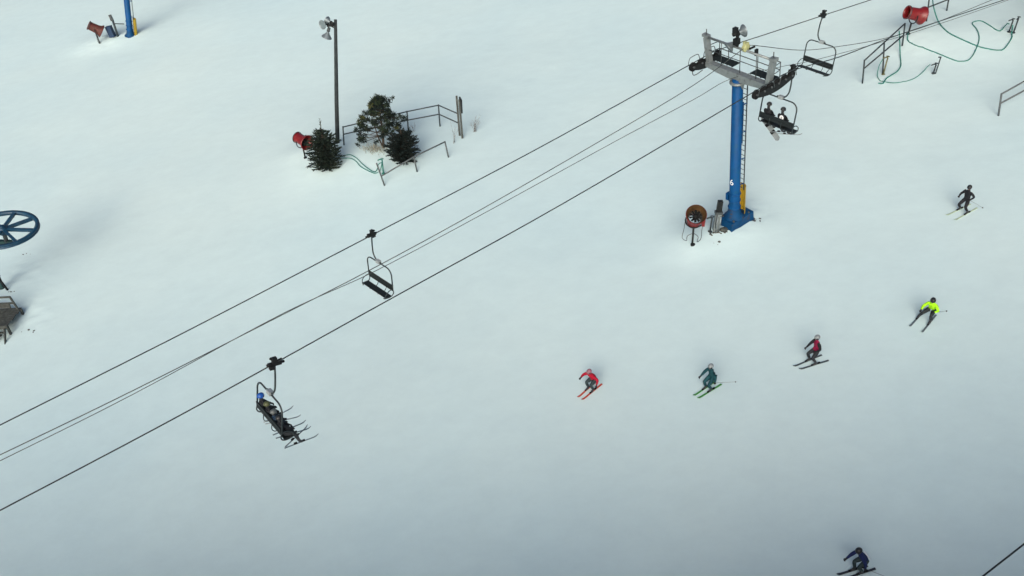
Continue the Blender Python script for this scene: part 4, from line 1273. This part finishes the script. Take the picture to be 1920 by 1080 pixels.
def skier(tipA, bootA, tipB, bootB, sc, jacket, trousers, skis, helmet, who, label, hip=(-.12, 0, .78), lean=.5, side=0.0, lh=(.30, .30, .85), rh=(.30, -.30, .85), yaw=0.0, head_yaw=0, head_pitch=.15,
          poleL=None, poleR=None, sleeves=None, bulk=1.1, skl=None, front=.56, patch=None, adjectives=('upper', 'lower'), skiword='ski', width=.085, twist=0.0):
    a0, a1 = gnd(*bootA), gnd(*tipA)
    b0, b1 = gnd(*bootB), gnd(*tipB)
    hd = ((a1 - a0).normalized() + (b1 - b0).normalized()); hd.z = 0; hd.normalize()
    mid = (a0 + b0) / 2
    root = empty('person', Vector((mid.x, mid.y, ground_z(mid.x, mid.y))))
    e = .25
    X = hd; Yv = V(-hd.y, hd.x, 0); Zv = V(0, 0, 1)
    def nrm_at(p):
        return V(-(ground_z(p.x + e, p.y) - ground_z(p.x - e, p.y)) / (2 * e), -(ground_z(p.x, p.y + e) - ground_z(p.x, p.y - e)) / (2 * e), 1).normalized()
    # which foot is on the skier's left
    left, right = (a0, b0) if (a0 - mid).dot(Yv) > 0 else (b0, a0)
    yw = rotz(yaw)
    def loc(x, y, z): return (X * x + Yv * y) * sc + Zv * z * sc
    k = sc
    J = {'s': k, 'down': -Zv}
    J['lank'] = drop(left) - root.location + V(0, 0, .13 * k); J['rank'] = drop(right) - root.location + V(0, 0, .13 * k)
    J['ltoe'] = J['lank'] + X * .17 * k - V(0, 0, .06 * k) ; J['rtoe'] = J['rank'] + X * .17 * k - V(0, 0, .06 * k)
    for s in 'lr':
        J[s + 'toe'] = Vector((J[s + 'toe'].x, J[s + 'toe'].y, ground_z(J[s + 'toe'].x + root.location.x, J[s + 'toe'].y + root.location.y) - root.location.z + .085 * k))
    J['pelvis'] = loc(*hip)
    bf = yw @ X; bl = yw @ Yv
    tw = rotz(twist)
    cf_, cl_ = tw @ bf, tw @ bl
    sp_dir = (Zv * math.cos(lean) + bf * math.sin(lean) + bl * side).normalized()
    J['chest'] = J['pelvis'] + sp_dir * .40 * k
    J['neck'] = J['chest'] + (sp_dir * .8 + Zv * .2).normalized() * .20 * k
    J['head'] = J['neck'] + (sp_dir * .35 + Zv * .75 + bf * .12).normalized() * .15 * k
    J['fwd'] = bf; fw2 = sp_dir.cross(cl_) * -1
    J['bodyfwd'] = (cl_.cross(sp_dir)).normalized()
    for s, sg, h_ in (('l', 1, lh), ('r', -1, rh)):
        J[s + 'hip'] = J['pelvis'] + bl * sg * .095 * k - sp_dir * .04 * k
        J[s + 'knee'] = ik(J[s + 'hip'], J[s + 'ank'], .45 * k, .42 * k, X + bl * sg * .12)
        J[s + 'sho'] = J['chest'] + cl_ * sg * .185 * k + sp_dir * .07 * k
        J[s + 'hand'] = loc(*h_)
        dv = J[s + 'hand'] - J[s + 'sho']
        if dv.length > .56 * k: J[s + 'hand'] = J[s + 'sho'] + dv.normalized() * .56 * k
        J[s + 'elb'] = ik(J[s + 'sho'], J[s + 'hand'], .30 * k, .27 * k, -bf * .6 + cl_ * sg * .7 - Zv * .4)
    make_person(root, J, [jacket, trousers, M['boot'], M['gaiter'], sleeves or jacket, M['glove']], 0, head_yaw, head_pitch, helmet, bulk)
    if patch:
        pc = J['pelvis'].lerp(J['chest'], .35) - J['bodyfwd'] * .135 * k * bulk
        R2 = J['bodyfwd'].to_track_quat('X', 'Z').to_matrix()
        m = MB(); m.box(pc, (.03, .3, .14), R2); m.build('back_patch', patch, root)
    tag(root, label, 'person', 'people skiing down the slope')
    for (b0_, t0_, adj) in ((a0, a1, adjectives[0]), (b0, b1, adjectives[1])):
        h2 = (t0_ - b0_); h2.z = 0
        Lk = skl or min(1.85, max(1.35, h2.length / front))
        g = drop(b0_)
        ski_obj(g, (t0_ - b0_).normalized(), nrm_at(g), Lk, skis, '%s %s under the %s' % (adj, skiword, who), 'skiers on the slope', width, front)
    for s, pd, w in (('l', poleL, 'left'), ('r', poleR, 'right')):
        if pd is not None:
            d = X * pd[0] + Yv * pd[1] + Zv * pd[2]
            hw = root.location + J[s + 'hand']
            Lp = 1.1 * sc
            for _ in range(12):
                e_ = hw + d.normalized() * Lp
                if e_.z > ground_z(e_.x, e_.y) + .01: break
                Lp *= .95 if Lp > .85 * sc else 1; d.z += .06
            pole_obj(hw, d, Lp, 'thin ski pole in the %s hand of the %s' % (w, who))
    return root

def skimat(name, c): return mat(name, c, .35, 0, .15, 6.0, 0, 20, .5)
black_c = cloth('black_cloth', (.012, .014, .018)); dark_c = cloth('charcoal_cloth', (.022, .027, .032)); slate_c = cloth('slate_cloth', (.03, .05, .055))
red_c = cloth('red_jacket', (.36, .006, .025)); maroon_c = cloth('maroon_jacket', (.26, .008, .05)); lime_c = cloth('lime_jacket', (.38, .80, .015)); teal_c = cloth('dark_teal_jacket', (.008, .055, .068)); navy_c = cloth('navy_jacket', (.010, .020, .085))
helm_black = mat('helmet_black', (.012, .014, .016), .4); helm_grey = mat('helmet_grey', (.22, .25, .26), .4); helm_pink = mat('helmet_rose', (.30, .13, .16), .4); helm_blue = mat('helmet_blue', (.01, .07, .30), .35); helm_olive = mat('helmet_olive', (.06, .07, .03), .5); helm_dgrey = mat('helmet_dark_grey', (.075, .088, .092), .4); helm_white = mat('helmet_white', (.4, .42, .42), .4)

skier((1772, 406), (1799, 393), (1788, 415), (1813, 401), .94, black_c, black_c, skimat('ski_pale_lime', (.42, .52, .38)), helm_black, 'skier dressed all in black',
      'person in all-black ski clothes gliding upright at the far right', hip=(.08, 0, .85), lean=.2, lh=(.2, .24, .9), rh=(.52, -.22, 1.02), poleR=None, poleL=(-.75, .35, -.45), head_yaw=.3)
skier((1704, 615), (1722, 595), (1727, 626), (1743, 606), .97, lime_c, dark_c, skimat('ski_slate', (.10, .13, .15)), helm_black, 'skier in the lime jacket',
      'person in a bright lime green jacket crouching in a wide stance', hip=(-.2, .12, .68), lean=.62, side=.0, lh=(.30, .34, .80), rh=(.46, -.16, .74), poleL=(-.8, .25, -.2), head_yaw=.25)
skier((1486, 689), (1517, 676), (1497, 694), (1529, 684), .95, maroon_c, dark_c, skimat('ski_grey', (.055, .075, .085)), helm_grey, 'skier in the maroon jacket',
      'person in a maroon jacket and dark trousers with a grey helmet', hip=(-.06, 0, .83), lean=.24, lh=(.2, .2, .85), rh=(.42, -.2, .88), sleeves=black_c, head_yaw=.1)
skier((1299, 744), (1323, 728), (1307, 749), (1333, 733), .95, teal_c, teal_c, skimat('ski_green', (.06, .26, .05)), helm_grey, 'skier in the dark teal coat',
      'person in a dark teal coat on bright green skis', hip=(-.12, 0, .79), lean=.36, lh=(.02, .34, .68), rh=(.52, -.25, .78), poleL=(-.9, .4, -.05), head_yaw=.1, bulk=1.22)
skier((1086, 744), (1103, 729), (1090, 752), (1112, 734), .95, red_c, slate_c, skimat('ski_orange_red', (.50, .06, .03)), helm_pink, 'skier in the red jacket',
      'person in a bright red jacket crouching low on orange red skis', hip=(-.22, -.02, .66), lean=.68, lh=(.1, .42, .62), rh=(.42, -.34, .82), head_yaw=0.1, bulk=1.16)
skier((1571, 1078), (1601, 1069), (1586, 1085), (1616, 1075), .92, navy_c, slate_c, skimat('ski_black', (.03, .035, .045)), helm_black, 'skier at the bottom edge',
      'person in a navy jacket with a white patch at the bottom edge', hip=(-.14, -.02, .78), lean=.78, lh=(.02, .30, .6), rh=(.85, -.1, .72), poleL=(-.75, .7, .05), head_yaw=.2, patch='white', bulk=1.12, skl=1.22)

# ------------------------------------------------------------------ riders on the chairs
def rider(chair, y, sc, jacket, trousers, helmet, label, skis=None, board=None, who='', lean=-.08, head_yaw=0, emblem=None, spread=.2, skiang=(0, 0), sleeves=None, legs=0.0, polecol=None):
    Mw = chair.matrix_world.copy()
    R3 = Mw.to_3x3()
    P = Mw @ V(.22, .34 + y, -2.92)
    root = empty('person', P)
    X = R3 @ V(1, 0, 0); Yv = R3 @ V(0, 1, 0); Zv = V(0, 0, 1)
    k = sc
    def loc(x, yy, z): return (X * x + Yv * yy) * k + Zv * z * k
    J = {'s': k, 'down': -Zv}
    J['pelvis'] = loc(0, 0, .12)
    sd = (Zv * math.cos(lean) + X * math.sin(lean)).normalized()
    J['chest'] = J['pelvis'] + sd * .40 * k
    J['neck'] = J['chest'] + sd * .2 * k
    J['head'] = J['neck'] + (sd + X * .1).normalized() * .15 * k
    J['fwd'] = X; J['lat'] = Yv; J['bodyfwd'] = Yv.cross(sd).normalized()
    for s, sg in (('l', 1), ('r', -1)):
        J[s + 'hip'] = J['pelvis'] + Yv * sg * .1 * k
        J[s + 'knee'] = J[s + 'hip'] + loc(.36, sg * .03 + legs, -.06)
        J[s + 'ank'] = J[s + 'knee'] + loc(.10, sg * spread * .25 + legs * .5, -.42)
        J[s + 'toe'] = J[s + 'ank'] + loc(.16, sg * .02, -.06)
        J[s + 'sho'] = J['chest'] + Yv * sg * .185 * k + sd * .07 * k
        J[s + 'hand'] = J['pelvis'] + loc(.36, sg * .12, .14)
        J[s + 'elb'] = ik(J[s + 'sho'], J[s + 'hand'], .3 * k, .27 * k, -X * .5 + Yv * sg * .6 - Zv * .5)
    make_person(root, J, [jacket, trousers, M['boot'], M['gaiter'], sleeves or jacket, M['glove']], 0, head_yaw, .1, helmet, 1.22, emblem)
    tag(root, label, 'person', 'people riding the chairlift')
    if skis:
        for i, (s, sg) in enumerate((('l', 1), ('r', -1))):
            a = skiang[i]
            h = (X * math.cos(a) + Yv * math.sin(a) - Zv * .12).normalized()
            ps = root.location + J[s + 'ank'] - Zv * .135 * k
            ski_obj(ps, h, (Zv + X * .12).normalized(), 1.36, skis, '%s ski dangling from %s' % (('far', 'near')[i], who), 'riders on the chairlift', .047, .56, .08)
    if board:
        t = empty('snowboard', root.location + (J['lank'] + J['rank']) / 2 - Zv * .16 - Yv * .05)
        m = MB(); n = 16; Pv = []; fs = []
        bx = (-Yv * .78 - Zv * .45 - X * .1).normalized(); nn = (X * -.8 + Zv * .5).normalized(); nn = (nn - bx * nn.dot(bx)).normalized(); by = nn.cross(bx)
        for i in range(n + 1):
            u = i / n; s_ = -.78 + 1.56 * u
            e_ = abs(2 * u - 1)
            w = .135 * (1 - .1 * math.sin(math.pi * u)) * (1 if e_ < .8 else math.sqrt(max(.05, 1 - ((e_ - .8) / .2) ** 2)))
            z = .06 * max(0, (e_ - .75) / .25) ** 2
            for sy, dz in ((-w, 0), (w, 0), (w, .02), (-w, .02)): Pv.append(bx * s_ + by * sy + nn * (z + dz))
        for i in range(n):
            for j in range(4): fs.append((i * 4 + j, i * 4 + (j + 1) % 4, i * 4 + 4 + (j + 1) % 4, i * 4 + 4 + j))
        fs += [(3, 2, 1, 0), tuple(n * 4 + j for j in range(4))]
        m.add(Pv, fs); m.build('deck', board, t)
        m = MB()
        for s_ in (-.24, .24):
            m = MB(); m.box(bx * s_ + nn * .06, (.14, .24, .08), Matrix((bx, by, nn)).transposed()); m.build('binding', 'rubber', t)
        tag(t, 'pale grey snowboard hanging from the rider at the far end of the chair', 'snowboard')
    return root
skA = skimat('ski_dark_blue', (.10, .15, .18)); skB = skimat('ski_steel', (.36, .43, .45)); skC = skimat('ski_white_grey', (.19, .225, .235))
cA, cB = CHAIRS['A'], CHAIRS['B']
yel_c = cloth('olive_yellow_jacket', (.11, .13, .04)); nb_c = cloth('dark_navy_cloth', (.012, .028, .055))
bpy.context.view_layer.update()
rider(cA, .74, 1.0, black_c, black_c, helm_blue, 'rider in black with a bright blue helmet at the far end of the crowded chair', skB, who='the rider with the blue helmet', skiang=(.15, -.25))
rider(cA, .25, .92, black_c, black_c, helm_olive, 'rider in black with an olive helmet, second from the blue helmet on the chair')
rider(cA, -.25, .88, nb_c, dark_c, helm_dgrey, 'rider in dark navy with a grey helmet, third from the blue helmet', skA, who='the rider with the grey helmet', skiang=(.0, -.15))
rider(cA, -.74, .95, black_c, dark_c, helm_black, 'rider in black with a black helmet at the lowest end of the crowded chair', skA, who='the rider at the near end of the crowded chair', skiang=(.45, -.05), legs=-.05)
rider(cB, .68, 1.0, black_c, black_c, helm_black, 'snowboarder in black at the far end of the chair beside the tower', board=skC, legs=.03)
rider(cB, -.15, 1.0, black_c, black_c, helm_black, 'skier in black with a white round emblem on the back beside the tower', skC, who='the skier with the round back emblem', emblem='white', skiang=(-.4, -.55))
